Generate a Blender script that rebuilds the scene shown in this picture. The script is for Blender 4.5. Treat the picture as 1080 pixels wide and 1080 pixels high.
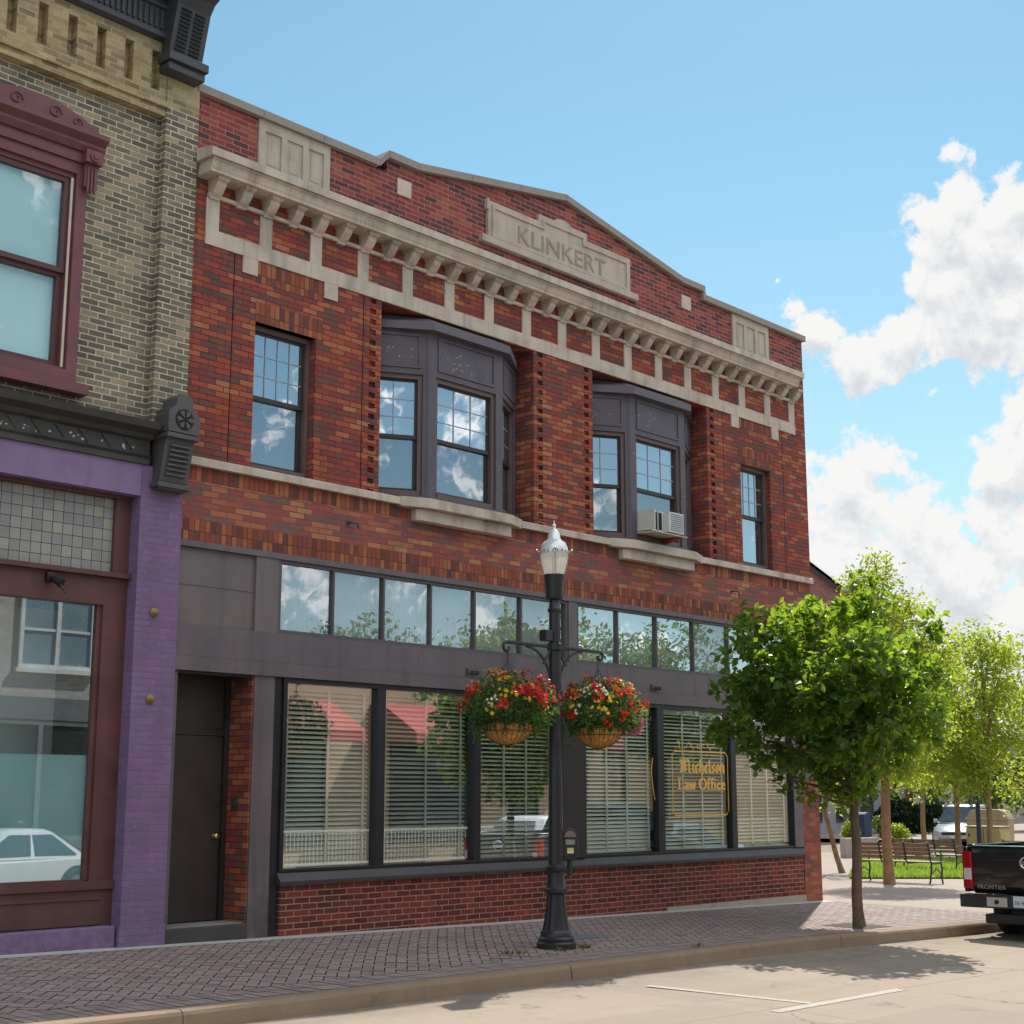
import bpy, bmesh, math, random
import numpy as np
from mathutils import Vector, Matrix
for o in list(bpy.data.objects): bpy.data.objects.remove(o, do_unlink=True)
SC = bpy.context.scene; COL = SC.collection
R = math.radians
# ------------------------------------------------------------------ camera
PITCH = R(10.847); PHI = R(42.772)
cd = bpy.data.cameras.new("camera"); cam = bpy.data.objects.new("camera", cd); COL.objects.link(cam)
CAM = Vector((-8.954, -13.205, 1.538))
cam.location = CAM; cam.rotation_euler = (R(90) + PITCH, 0, PHI - R(90))
cd.sensor_width = 36; cd.lens = 36 * 1550 / 1080; cd.clip_start = .1; cd.clip_end = 5000
SC.camera = cam
SC.render.resolution_x = SC.render.resolution_y = 1024
# direction of a ray of the photograph (1080 px), used only to place clouds in the sky and far things on the ground
FWH = Vector((math.cos(PHI), math.sin(PHI), 0)); RT = Vector((math.sin(PHI), -math.cos(PHI), 0)); UZ = Vector((0, 0, 1))
FW = FWH * math.cos(PITCH) + UZ * math.sin(PITCH); UPV = UZ * math.cos(PITCH) - FWH * math.sin(PITCH)
def ray(x, y): return (FW * 1550 + RT * (x - 540) - UPV * (y - 540)).normalized()
# ------------------------------------------------------------------ sun and sky
SUND = Vector((0.72, 0.388, 1.0)).normalized()
ELEV = math.asin(SUND.z); AZ = math.atan2(SUND.x, SUND.y)
sl = bpy.data.lights.new("sun", 'SUN'); so = bpy.data.objects.new("sun", sl); COL.objects.link(so)
sl.energy = 2.7; sl.angle = R(0.53); sl.color = (1, .93, .82)
so.rotation_euler = SUND.to_track_quat('Z', 'Y').to_euler()
W = bpy.data.worlds.new("World"); SC.world = W; W.use_nodes = True
SC.view_settings.view_transform = 'Standard'; SC.view_settings.look = 'None'
SC.view_settings.exposure = 1.05; SC.view_settings.gamma = 1; SC.view_settings.use_curve_mapping = False
SC.render.engine = 'CYCLES'

class NT:
    """tiny node helper"""
    def __init__(s, tree): s.t = tree; s.n = tree.nodes; s.l = tree.links
    def new(s, kind, **kw):
        n = s.n.new(kind)
        for k, v in kw.items():
            if k.startswith('i_'):
                key = k[2:]; key = int(key) if key.isdigit() else key.replace('_', ' ')
                s.put(n, key, v)
            else: setattr(n, k, v)
        return n
    def put(s, n, key, v):
        sock = n.inputs[key]
        if isinstance(v, bpy.types.NodeSocket): s.l.new(v, sock)
        else: sock.default_value = v
    def math(s, op, a, b=None, c=None, clamp=False):
        n = s.n.new('ShaderNodeMath'); n.operation = op; n.use_clamp = clamp
        s.put(n, 0, a)
        if b is not None: s.put(n, 1, b)
        if c is not None: s.put(n, 2, c)
        return n.outputs[0]
    def vmath(s, op, a, b=None):
        n = s.n.new('ShaderNodeVectorMath'); n.operation = op
        s.put(n, 0, a)
        if b is not None: s.put(n, 1, b)
        return n.outputs['Value'] if op in ('DISTANCE', 'LENGTH', 'DOT_PRODUCT') else n.outputs[0]
    def maprange(s, v, a, b, c=0., d=1., smooth=False):
        n = s.n.new('ShaderNodeMapRange'); n.clamp = True
        if smooth: n.interpolation_type = 'SMOOTHSTEP'
        for i, x in enumerate((v, a, b, c, d)): s.put(n, i, x)
        return n.outputs[0]
    def mix(s, f, a, b, mode='MIX'):
        n = s.n.new('ShaderNodeMix'); n.data_type = 'RGBA'; n.blend_type = mode
        s.put(n, 0, f); s.put(n, 6, a); s.put(n, 7, b); return n.outputs[2]
    def noise(s, vec, scale, detail=4, rough=.55, dist=0., out=0):
        n = s.n.new('ShaderNodeTexNoise'); s.put(n, 'Vector', vec) if vec is not None else None
        n.inputs['Scale'].default_value = scale; n.inputs['Detail'].default_value = detail
        n.inputs['Roughness'].default_value = rough; n.inputs['Distortion'].default_value = dist
        return n.outputs[out]
    def ramp(s, f, stops, interp='LINEAR'):
        n = s.n.new('ShaderNodeValToRGB'); n.color_ramp.interpolation = interp
        e = n.color_ramp.elements
        while len(e) < len(stops): e.new(.5)
        for el, (p, c) in zip(e, stops): el.position = p; el.color = (*c, 1)
        s.put(n, 0, f); return n.outputs[0]

def build_world():
    t = NT(W.node_tree); t.n.clear()
    sky = t.new('ShaderNodeTexSky'); sky.sky_type = 'NISHITA'; sky.sun_disc = False
    sky.sun_elevation = ELEV; sky.sun_rotation = AZ; sky.air_density = 1.0; sky.dust_density = .15; sky.ozone_density = 1.6
    g = t.new('ShaderNodeTexCoord').outputs['Generated']
    d = t.vmath('NORMALIZE', g)
    # cumulus heads, each given by a direction and an angular radius
    blobs = [(1045, 270, 95, 1), (1075, 230, 60, 1), (1000, 330, 75, 1), (950, 360, 50, 1), (905, 385, 40, .9), (860, 345, 36, .9), (840, 325, 22, .8), (1050, 330, 70, .9),
             (985, 412, 16, .8), (820, 296, 7, .58), (895, 510, 55, 1), (880, 600, 95, 1), (960, 575, 65, 1), (1010, 620, 90, 1), (1060, 500, 50, 1), (1085, 560, 90, 1),
             (940, 680, 120, 1), (1060, 690, 120, 1), (1120, 300, 90, 1), (1190, 480, 120, 1), (1320, 380, 130, 1)]
    sx = t.new('ShaderNodeSeparateXYZ', i_0=d)
    back = t.maprange(sx.outputs[1], .02, -.25, 0, .66)      # cumulus behind the camera, seen in the glass; cover widened to light the facade
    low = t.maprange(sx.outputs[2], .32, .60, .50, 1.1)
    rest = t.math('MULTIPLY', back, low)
    def density(v):
        big = t.noise(v, 15, 9, .6, .3); fine = t.noise(v, 46, 8, .62, .2)
        nz = t.math('ADD', t.math('MULTIPLY', big, .62), t.math('MULTIPLY', fine, .38)); acc = rest
        for x, y, r, k in blobs:
            acc = t.math('MAXIMUM', acc, t.maprange(t.vmath('DISTANCE', v, tuple(ray(x, y))), 0, r / 1550 * 1.62, k, 0))
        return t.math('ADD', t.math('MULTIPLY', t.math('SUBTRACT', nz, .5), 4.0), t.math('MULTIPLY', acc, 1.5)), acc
    dens, acc = density(d)
    dsun, _ = density(t.vmath('NORMALIZE', t.vmath('ADD', d, tuple(SUND * .022))))
    alpha = t.math('MULTIPLY', t.maprange(dens, .60, .88, 0, 1, True), t.maprange(acc, 0.0, .12))
    thick = t.maprange(dens, .9, 1.9, 0, 1)
    lit = t.math('ADD', t.maprange(t.math('SUBTRACT', dens, dsun), -.5, .5, -.1, .85), t.math('SUBTRACT', .58, t.math('MULTIPLY', thick, .46)), clamp=True)
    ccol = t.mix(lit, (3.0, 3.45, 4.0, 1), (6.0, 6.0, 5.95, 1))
    ccol = t.mix(t.maprange(sx.outputs[1], .1, -.3, 0, 1), ccol, t.mix(1.0, ccol, (1.75, 1.72, 1.68, 1), 'MULTIPLY'))   # front-lit clouds behind the camera, colour brightened further to light the shaded facade
    skyc = t.mix(1.0, sky.outputs[0], SKYTINT, 'MULTIPLY')
    haze = t.maprange(sx.outputs[2], .40, .0, 0, .6)
    skyc = t.mix(haze, skyc, (4.1, 4.7, 5.2, 1))
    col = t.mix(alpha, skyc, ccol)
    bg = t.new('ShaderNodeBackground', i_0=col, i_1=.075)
    out = t.new('ShaderNodeOutputWorld'); t.l.new(bg.outputs[0], out.inputs[0])
SKYTINT = (.80, 1.02, .88, 1)
build_world()

# ------------------------------------------------------------------ materials
MATS = {}
def newmat(name):
    m = bpy.data.materials.new(name); m.use_nodes = True; t = NT(m.node_tree); t.n.clear()
    return m, t
def finish(t, sh):
    o = t.new('ShaderNodeOutputMaterial'); t.l.new(sh, o.inputs[0])
def mat(name, col, rough=.6, metal=0., var=.12, scale=3., bump=.0, bscale=60., spec=.5, dirt=None, obj=False, coat=0., streak=None, base=None):
    if name in MATS: return MATS[name]
    m, t = newmat(name)
    p = t.new('ShaderNodeTexCoord').outputs['Object'] if obj else t.new('ShaderNodeNewGeometry').outputs['Position']
    n = t.noise(p, scale, 5, .6)
    c = t.mix(t.maprange(n, .3, .7), tuple(x * (1 - var) for x in col) + (1,), tuple(min(1, x * (1 + var)) for x in col) + (1,))
    if dirt:
        dn = t.noise(p, dirt[1], 6, .65)
        c = t.mix(t.math('MULTIPLY', t.maprange(dn, .52, .72), dirt[2]), c, (*dirt[0], 1))
    if streak:                                  # rain streaks: noise drawn out downwards
        sp_ = t.new('ShaderNodeMapping', i_Vector=p); sp_.inputs['Scale'].default_value = (1, 1, .09)
        c = t.mix(t.math('MULTIPLY', t.maprange(t.noise(sp_.outputs[0], streak[1], 5, .65), .50, .72), streak[2]), c, (*streak[0], 1))
    if base:                                    # splash dirt and chips near the ground
        zz = t.new('ShaderNodeSeparateXYZ', i_0=p).outputs[2]
        c = t.mix(t.math('MULTIPLY', t.maprange(zz, base[1], -.1), t.maprange(t.noise(p, 9, 6, .7), .35, .6)), c, (*base[0], 1))
    b = t.new('ShaderNodeBsdfPrincipled', i_Base_Color=c, i_Metallic=metal)
    t.put(b, 'Roughness', t.maprange(n, .25, .75, max(0, rough - .1), min(1, rough + .1)))
    b.inputs['Specular IOR Level'].default_value = spec
    if coat: b.inputs['Coat Weight'].default_value = coat; b.inputs['Coat Roughness'].default_value = .03
    if bump:
        bn = t.new('ShaderNodeBump', i_Strength=bump, i_Distance=.01); t.put(bn, 'Height', t.noise(p, bscale, 4, .6))
        t.l.new(bn.outputs[0], b.inputs['Normal'])
    finish(t, b.outputs[0]); MATS[name] = m; return m
def brickmat(name, stops, mortar, w=.2196, h=.0677, ms=.0055, vertical=False, offset=.5, paint=None, tone=.25, mvar=.3, bump=.5, soot=None, worn=None, x0=0., z0=0., chips=None, stain=None):
    m, t = newmat(name)
    p = t.new('ShaderNodeNewGeometry').outputs['Position']
    s = t.new('ShaderNodeSeparateXYZ', i_0=p)
    u = t.math('ADD', s.outputs[0], s.outputs[1]); u = t.math('ADD', u, 50 * w + x0)
    v = t.math('ADD', s.outputs[2], 40 * h + z0)
    # slight wander so courses are not ruler straight
    wn = t.noise(p, 2.2, 3); v = t.math('ADD', v, t.math('MULTIPLY', t.math('SUBTRACT', wn, .5), .008))
    vec = t.new('ShaderNodeCombineXYZ', i_0=(v if vertical else u), i_1=(u if vertical else v))
    b = t.new('ShaderNodeTexBrick', i_Vector=vec.outputs[0], i_Color1=(0, 0, 0, 1), i_Color2=(1, 1, 1, 1), i_Mortar=(.5, .5, .5, 1))
    b.inputs['Scale'].default_value = 1; b.inputs['Mortar Size'].default_value = ms; b.inputs['Mortar Smooth'].default_value = .25
    b.inputs['Brick Width'].default_value = w; b.inputs['Row Height'].default_value = h; b.offset = offset; b.offset_frequency = 2
    big = t.noise(p, .9, 5, .6); fine = t.noise(p, 38, 5, .65)
    r = t.math('ADD', t.math('ADD', t.math('MULTIPLY', b.outputs[0], .8), .1), t.math('MULTIPLY', t.math('SUBTRACT', big, .5), tone * 2.0), clamp=True)
    c = t.ramp(r, stops) if not paint else None
    if paint:
        c = t.mix(b.outputs[0], tuple(x * .93 for x in paint) + (1,), tuple(x * 1.07 for x in paint) + (1,))
    c = t.mix(t.maprange(fine, .3, .7, 0, .5), c, t.mix(1, c, (.6, .58, .58, 1), 'MULTIPLY'))
    if soot:                                   # (colour, strength): weathering blotches
        sn = t.noise(p, soot[2], 6, .7, .3); c = t.mix(t.math('MULTIPLY', t.maprange(sn, .45, .7), soot[1]), c, (*soot[0], 1))
    mc = t.mix(t.maprange(t.noise(p, 5, 4), .35, .65), tuple(x * (1 - mvar) for x in mortar) + (1,), (*mortar, 1))
    fac = b.outputs['Fac']
    if worn: fac = t.math('MULTIPLY', fac, t.maprange(t.noise(p, 1.7, 4), .3, .62, worn, 1))
    c = t.mix(fac, c, mc)
    if stain:
        sp_ = t.new('ShaderNodeMapping', i_Vector=p); sp_.inputs['Scale'].default_value = (1, 1, .12)
        c = t.mix(t.math('MULTIPLY', t.maprange(t.noise(sp_.outputs[0], stain[1], 6, .65), .48, .72), stain[2]), c, (*stain[0], 1))
    if chips:
        c = t.mix(t.maprange(t.noise(p, 16, 6, .75), .64, .67, 0, .7), c, (*chips, 1))
        c = t.mix(t.math('MULTIPLY', t.maprange(s.outputs[2], .7, -.1), t.maprange(t.noise(p, 7, 6, .7), .4, .62)), c, tuple(x * .45 for x in chips) + (1,))
    bs = t.new('ShaderNodeBsdfPrincipled', i_Base_Color=c, i_Roughness=.85)
    bs.inputs['Specular IOR Level'].default_value = .25
    hgt = t.math('SUBTRACT', t.math('MULTIPLY', fine, .35), b.outputs['Fac'])
    hgt = t.math('ADD', hgt, t.math('MULTIPLY', b.outputs[0], .3))
    bn = t.new('ShaderNodeBump', i_Strength=bump, i_Distance=.008); t.put(bn, 'Height', hgt); t.l.new(bn.outputs[0], bs.inputs['Normal'])
    finish(t, bs.outputs[0]); MATS[name] = m; return m
def glassmat(name, refl=.3, tint=(.9, .95, .95), rough=.0, wob=.004, wscale=2.):
    m, t = newmat(name)
    p = t.new('ShaderNodeNewGeometry').outputs['Position']
    g = t.new('ShaderNodeBsdfGlossy', i_Color=(.86, .93, 1, 1), i_Roughness=rough)
    bn = t.new('ShaderNodeBump', i_Strength=1., i_Distance=wob); t.put(bn, 'Height', t.noise(p, wscale, 2)); t.l.new(bn.outputs[0], g.inputs['Normal'])
    tr = t.new('ShaderNodeBsdfTransparent', i_Color=(*tint, 1))
    lw = t.new('ShaderNodeLayerWeight', i_Blend=.25)
    f = t.maprange(lw.outputs['Fresnel'], 0, 1, refl, refl + .28)
    mx = t.new('ShaderNodeMixShader', i_0=f); t.l.new(tr.outputs[0], mx.inputs[1]); t.l.new(g.outputs[0], mx.inputs[2])
    finish(t, mx.outputs[0]); MATS[name] = m; return m
def leafmat(name, c1, c2, trans=.45, tcol=None):
    m, t = newmat(name)
    rnd = t.new('ShaderNodeNewGeometry').outputs['Random Per Island']
    p = t.new('ShaderNodeTexCoord').outputs['Object']
    f = t.math('ADD', t.math('MULTIPLY', rnd, .6), t.math('MULTIPLY', t.maprange(t.noise(p, 1.6, 3), .3, .7), .4))
    c = t.mix(f, (*c1, 1), (*c2, 1))
    b = t.new('ShaderNodeBsdfPrincipled', i_Base_Color=c, i_Roughness=.36); b.inputs['Specular IOR Level'].default_value = .4
    tc = t.mix(f, tuple(x * .9 for x in (tcol or c2)) + (1,), tuple(min(1, x * 1.5) for x in (tcol or c2)) + (1,))
    tl = t.new('ShaderNodeBsdfTranslucent', i_Color=tc)
    mx = t.new('ShaderNodeMixShader', i_0=trans); t.l.new(b.outputs[0], mx.inputs[1]); t.l.new(tl.outputs[0], mx.inputs[2])
    finish(t, mx.outputs[0]); MATS[name] = m; return m

# ------------------------------------------------------------------ mesh builder
class MB:
    def __init__(s, M=None): s.v = []; s.f = []; s.M = M; s.smooth = False
    def add(s, vs, fs):
        o = len(s.v)
        for q in vs:
            q = Vector(q); s.v.append(s.M @ q if s.M is not None else q)
        s.f += [tuple(i + o for i in f) for f in fs]; return s
    def box(s, x0, x1, y0, y1, z0, z1):
        return s.add([(x0, y0, z0), (x1, y0, z0), (x1, y1, z0), (x0, y1, z0), (x0, y0, z1), (x1, y0, z1), (x1, y1, z1), (x0, y1, z1)],
                     [(0, 3, 2, 1), (4, 5, 6, 7), (0, 1, 5, 4), (1, 2, 6, 5), (2, 3, 7, 6), (3, 0, 4, 7)])
    def bbox(s, x0, x1, y0, y1, z0, z1, b=.01):
        """box with chamfered vertical and horizontal edges"""
        bm = bmesh.new(); vs = [bm.verts.new(p) for p in [(x0, y0, z0), (x1, y0, z0), (x1, y1, z0), (x0, y1, z0), (x0, y0, z1), (x1, y0, z1), (x1, y1, z1), (x0, y1, z1)]]
        for f in [(0, 3, 2, 1), (4, 5, 6, 7), (0, 1, 5, 4), (1, 2, 6, 5), (2, 3, 7, 6), (3, 0, 4, 7)]: bm.faces.new([vs[i] for i in f])
        bmesh.ops.bevel(bm, geom=bm.edges[:], offset=b, segments=2, affect='EDGES', profile=.6)
        bm.verts.index_update()
        s.add([v.co.copy() for v in bm.verts], [tuple(v.index for v in f.verts) for f in bm.faces]); bm.free(); return s
    def prism(s, poly, a0, a1, axis='y'):
        """polygon (p,q) extruded along axis: y -> (x,z), x -> (y,z), z -> (x,y)"""
        n = len(poly)
        def P(p, a): return {'y': (p[0], a, p[1]), 'x': (a, p[0], p[1]), 'z': (p[0], p[1], a)}[axis]
        vs = [P(p, a0) for p in poly] + [P(p, a1) for p in poly]
        return s.add(vs, [tuple(range(n)), tuple(range(2 * n - 1, n - 1, -1))] + [(i, (i + 1) % n, n + (i + 1) % n, n + i) for i in range(n)])
    def tube(s, pts, r, n=8, cap=True):
        pts = [Vector(p) for p in pts]; rs = r if isinstance(r, (list, tuple)) else [r] * len(pts)
        vs = []; fs = []
        d0 = (pts[1] - pts[0]).normalized(); a = d0.orthogonal().normalized()
        for i, p in enumerate(pts):
            d = (pts[min(i + 1, len(pts) - 1)] - pts[max(i - 1, 0)]).normalized()
            a = (a - d * a.dot(d)).normalized(); b = d.cross(a)
            for k in range(n):
                t = 2 * math.pi * k / n; vs.append(p + (a * math.cos(t) + b * math.sin(t)) * rs[i])
        for i in range(len(pts) - 1):
            for k in range(n): fs.append((i * n + k, i * n + (k + 1) % n, (i + 1) * n + (k + 1) % n, (i + 1) * n + k))
        if cap: fs += [tuple(range(n - 1, -1, -1)), tuple(range((len(pts) - 1) * n, len(pts) * n))]
        return s.add(vs, fs)
    def lathe(s, prof, c=(0, 0, 0), n=24, flute=0., nfl=0, M=None, cap=True):
        vs = []; fs = []; c = Vector(c)
        for r, z in prof:
            for k in range(n):
                t = 2 * math.pi * k / n; rr = r * (1 - flute * (.5 + .5 * math.cos(nfl * t))) if flute else r
                q = Vector((rr * math.cos(t), rr * math.sin(t), z)); q = M @ q if M is not None else q; vs.append(c + q)
        m = len(prof)
        for i in range(m - 1):
            for k in range(n): fs.append((i * n + k, i * n + (k + 1) % n, (i + 1) * n + (k + 1) % n, (i + 1) * n + k))
        if cap: fs += [tuple(range(n - 1, -1, -1)), tuple(range((m - 1) * n, m * n))]
        return s.add(vs, fs)
    def loft(s, rings, cap=True):
        n = len(rings[0]); vs = [q for r_ in rings for q in r_]; fs = []
        for i in range(len(rings) - 1):
            for k in range(n): fs.append((i * n + k, i * n + (k + 1) % n, (i + 1) * n + (k + 1) % n, (i + 1) * n + k))
        if cap: fs += [tuple(range(n - 1, -1, -1)), tuple(range((len(rings) - 1) * n, len(rings) * n))]
        return s.add(vs, fs)
    def quad(s, a, b, c, d): return s.add([a, b, c, d], [(0, 1, 2, 3)])
    def build(s, name, m, parent=None, smooth=False, label=None, bevel=0.):
        me = bpy.data.meshes.new(name)
        L = ROOTLOC.get(parent.name, Vector((0, 0, 0))) if parent is not None else Vector((0, 0, 0))
        me.from_pydata([v - L for v in s.v], [], s.f); me.update()
        if m is not None: me.materials.append(m)
        bm = bmesh.new(); bm.from_mesh(me); bmesh.ops.recalc_face_normals(bm, faces=bm.faces[:]); bm.to_mesh(me); bm.free()
        if smooth:
            for p in me.polygons: p.use_smooth = True
            try: me.set_sharp_from_angle(angle=R(38))
            except Exception: pass
        o = bpy.data.objects.new(name, me); COL.objects.link(o)
        if bevel:
            b = o.modifiers.new('bevel', 'BEVEL'); b.width = bevel; b.segments = 2; b.limit_method = 'ANGLE'
        if parent is not None: o.parent = parent; ROOTLOC[o.name] = L
        if label: o['label'] = label
        return o
ROOTLOC = {}
def tag(o, label=None, cat=None, group=None, kind=None):
    if label: o['label'] = label
    if cat: o['category'] = cat
    if group: o['group'] = group
    if kind: o['kind'] = kind
    return o
def thing(name, label, cat, base=(0, 0, 0), group=None, world=True):
    """an Empty at the thing's base; world=True: its parts are given in world coordinates"""
    o = bpy.data.objects.new(name, None); COL.objects.link(o); o.location = base; o.empty_display_size = .2
    ROOTLOC[o.name] = Vector(base) if world else Vector((0, 0, 0))
    return tag(o, label, cat, group)
def copy_tree(o, parent=None):
    c = o.copy(); COL.objects.link(c)
    if parent is not None: c.parent = parent
    for ch in list(o.children): copy_tree(ch, c)
    return c
def gz(x, y):
    """height of the pavement: the street falls gently to the right and towards the kerb"""
    xc = min(max(x, -40), 30.); return .026 - .0168 * xc + .015 * min(0, max(y, -4.2))
def ground_at(px, py, off=0.):
    d = ray(px, py); t = 5.
    while t < 400:
        q = CAM + d * t
        if q.z < gz(q.x, q.y) - off: return q
        t += .02
def text_mesh(body, size, depth=.0):
    cu = bpy.data.curves.new('txt', 'FONT'); cu.body = body; cu.size = size; cu.extrude = depth
    ob = bpy.data.objects.new('txt', cu); COL.objects.link(ob)
    dg = bpy.context.evaluated_depsgraph_get(); me = bpy.data.meshes.new_from_object(ob.evaluated_get(dg))
    vs = [v.co.copy() for v in me.vertices]; fs = [tuple(p.vertices) for p in me.polygons]
    bpy.data.objects.remove(ob); bpy.data.curves.remove(cu); bpy.data.meshes.remove(me)
    return vs, fs
rng = random.Random(7)
# ------------------------------------------------------------------ the setting
KERB = [(-60, -4.1), (-2.6, -3.97), (2.1, -3.72), (6.5, -3.52), (10.5, -3.72), (37, -3.75)]
def yk(x):
    for (a, ya), (b, yb) in zip(KERB, KERB[1:]):
        if x <= b: return ya + (yb - ya) * (x - a) / (b - a)
    return KERB[-1][1]
def rz(x, y): return .026 - .0168 * min(max(x, -40), 30.) - .06 - .14 + -.026 * min(max(0, -4 - y), 9)
def sheet(name, x0, x1, ny, ylo, yhi, zf, m, step=1.0):
    mb = MB(); n = max(1, int((x1 - x0) / step)); vs = []; fs = []
    for i in range(n + 1):
        x = x0 + (x1 - x0) * i / n; a = ylo(x) if callable(ylo) else ylo; b = yhi(x) if callable(yhi) else yhi
        for j in range(ny + 1):
            y = a + (b - a) * j / ny; vs.append((x, y, zf(x, y)))
    for i in range(n):
        for j in range(ny): fs.append((i * (ny + 1) + j, (i + 1) * (ny + 1) + j, (i + 1) * (ny + 1) + j + 1, i * (ny + 1) + j + 1))
    return tag(mb.add(vs, fs).build(name, m), kind='structure')
def concrete(name, col, joint=None, crack=True, var=.1, jy=None, stain=.25):
    m, t = newmat(name); p = t.new('ShaderNodeNewGeometry').outputs['Position']
    n = t.noise(p, .8, 6, .6); n2 = t.noise(p, 22, 5, .7); n3 = t.noise(p, 4, 6, .7, .6)
    c = t.mix(n, tuple(x * (1 - var) for x in col) + (1,), tuple(x * (1 + var) for x in col) + (1,))
    c = t.mix(t.maprange(n2, .35, .7, 0, .3), c, tuple(x * .72 for x in col) + (1,))
    c = t.mix(t.maprange(n3, .55, .8, 0, stain), c, tuple(x * .55 for x in col) + (1,))
    s = t.new('ShaderNodeSeparateXYZ', i_0=p)
    if joint:
        wob = t.math('MULTIPLY', t.math('SUBTRACT', t.noise(p, 3, 4), .5), .03)
        def line(sock, per, off, w):
            f = t.math('FRACT', t.math('DIVIDE', t.math('ADD', t.math('ADD', sock, wob), 400 + off), per))
            return t.math('LESS_THAN', t.math('ABSOLUTE', t.math('SUBTRACT', f, .5)), w / per)
        l = t.math('MAXIMUM', line(s.outputs[0], joint, .3, .009), line(s.outputs[1], jy or joint, 0, .008))
        c = t.mix(t.math('MULTIPLY', l, .6), c, tuple(x * .3 for x in col) + (1,))
    if crack:
        v = t.new('ShaderNodeTexVoronoi', feature='DISTANCE_TO_EDGE'); v.inputs['Scale'].default_value = .31
        wv = t.vmath('ADD', p, t.vmath('SCALE', t.noise(p, 1.3, 5, .6, 0, 1), None)) if False else t.vmath('ADD', p, t.noise(p, 1.3, 5, .6, 0, 1))
        t.l.new(wv, v.inputs['Vector'])
        cl = t.math('MULTIPLY', t.math('LESS_THAN', v.outputs[0], .0032), t.maprange(t.noise(p, .35, 2), .44, .54))
        c = t.mix(t.math('MULTIPLY', cl, .75), c, tuple(x * .3 for x in col) + (1,))
    if crack:                                  # tyre tracks along the lane and oil spots
        mp = t.new('ShaderNodeMapping', i_Vector=p); mp.inputs['Scale'].default_value = (.05, 1, 1)
        c = t.mix(t.maprange(t.noise(mp.outputs[0], 1.6, 5, .6), .5, .72, 0, .38), c, tuple(x * .62 for x in col) + (1,))
        c = t.mix(t.maprange(t.noise(p, 2.6, 4, .55, .5), .64, .74, 0, .5), c, tuple(x * .35 for x in col) + (1,))
        pt = t.math('GREATER_THAN', t.noise(t.vmath('SNAP', p, (1.9, 1.35, 5.)), .73, 0), .60); c = t.mix(t.math('MULTIPLY', pt, .3), c, tuple(x * .68 for x in col) + (1,))   # patched slabs
        gut = t.math('MULTIPLY', t.maprange(s.outputs[1], -4.75, -3.85), t.maprange(t.noise(p, 3.5, 6, .7), .32, .6)); c = t.mix(t.math('MULTIPLY', gut, .55), c, tuple(x * .42 for x in col) + (1,))
        c = t.mix(t.maprange(t.noise(p, 120, 3, .7), .60, .75, 0, .4), c, tuple(x * .5 for x in col) + (1,))
    b = t.new('ShaderNodeBsdfPrincipled', i_Base_Color=c, i_Roughness=.85); b.inputs['Specular IOR Level'].default_value = .25
    bn = t.new('ShaderNodeBump', i_Strength=.35, i_Distance=.006); t.put(bn, 'Height', t.noise(p, 70, 5, .65)); t.l.new(bn.outputs[0], b.inputs['Normal'])
    finish(t, b.outputs[0]); MATS[name] = m; return m
M_road = concrete('road concrete', (.345, .283, .228), joint=4.6, jy=3.7)
M_plaza = concrete('plaza concrete', (.36, .30, .26), joint=1.6, crack=False)
M_kerb = concrete('kerb concrete', (.29, .215, .15), crack=False, var=.3, stain=.85)
M_strip = concrete('wall strip concrete', (.50, .50, .50), joint=1.5, crack=False)
M_earth = mat('ground earth', (.13, .15, .07), .95, var=.35, scale=.2)
M_joint = mat('sand joint', (.035, .03, .03), .95)
tag(MB().box(-1500, 1500, -1500, 1500, -1.4, -1.0).build('ground', M_earth), kind='structure')
sheet('road', -40, 140, 6, -13.4, lambda x: yk(x) if x < 37 else -3.75, rz, M_road)
sheet('cross_street', 37, 52, 8, -3.75, 70, lambda x, y: rz(x, -4), M_road, 3.)
sheet('far_pavement', -40, 140, 2, -17.0, -13.4, lambda x, y: rz(x, -9) + .14, M_plaza)
sheet('sidewalk_bed', -40, 13.0, 4, lambda x: yk(x) + .1, 0.5, lambda x, y: gz(x, y) - .008, M_joint)
sheet('wall_strip', -40, 12.9, 1, -.27, .45, lambda x, y: gz(x, y) + .002, M_strip)
sheet('plaza', 12.9, 37, 10, lambda x: yk(x) + .1, 45, lambda x, y: gz(x, y), M_plaza)
sheet('far_plaza', 52, 140, 4, -3.75, 70, lambda x, y: -.50, M_plaza, 6.)
# kerb stones, cast in lengths
kb = MB(); xs = [-40, -30, -20, -14, -9, -5.6, -2.45, 2.12, 7.35, 12.3, 17, 22, 27, 32, 37]
for a, b in zip(xs, xs[1:]):
    n = max(1, int((b - a) / .8)); rings = []
    for i in range(n + 1):
        x = a + .006 + (b - a - .012) * i / n; y = yk(x); z = gz(x, y); q = rz(x, y) - .05; j = rng.uniform(-.004, .004)
        rings.append([(x, y - .025 + j, q), (x, y - .008 + j, z - .035), (x, y + .006 + j, z - .010), (x, y + .03, z + .001), (x, y + .17, z + .001), (x, y + .17, q)])
    kb.loft(rings)
tag(kb.build('kerb', M_kerb), kind='structure')
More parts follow.
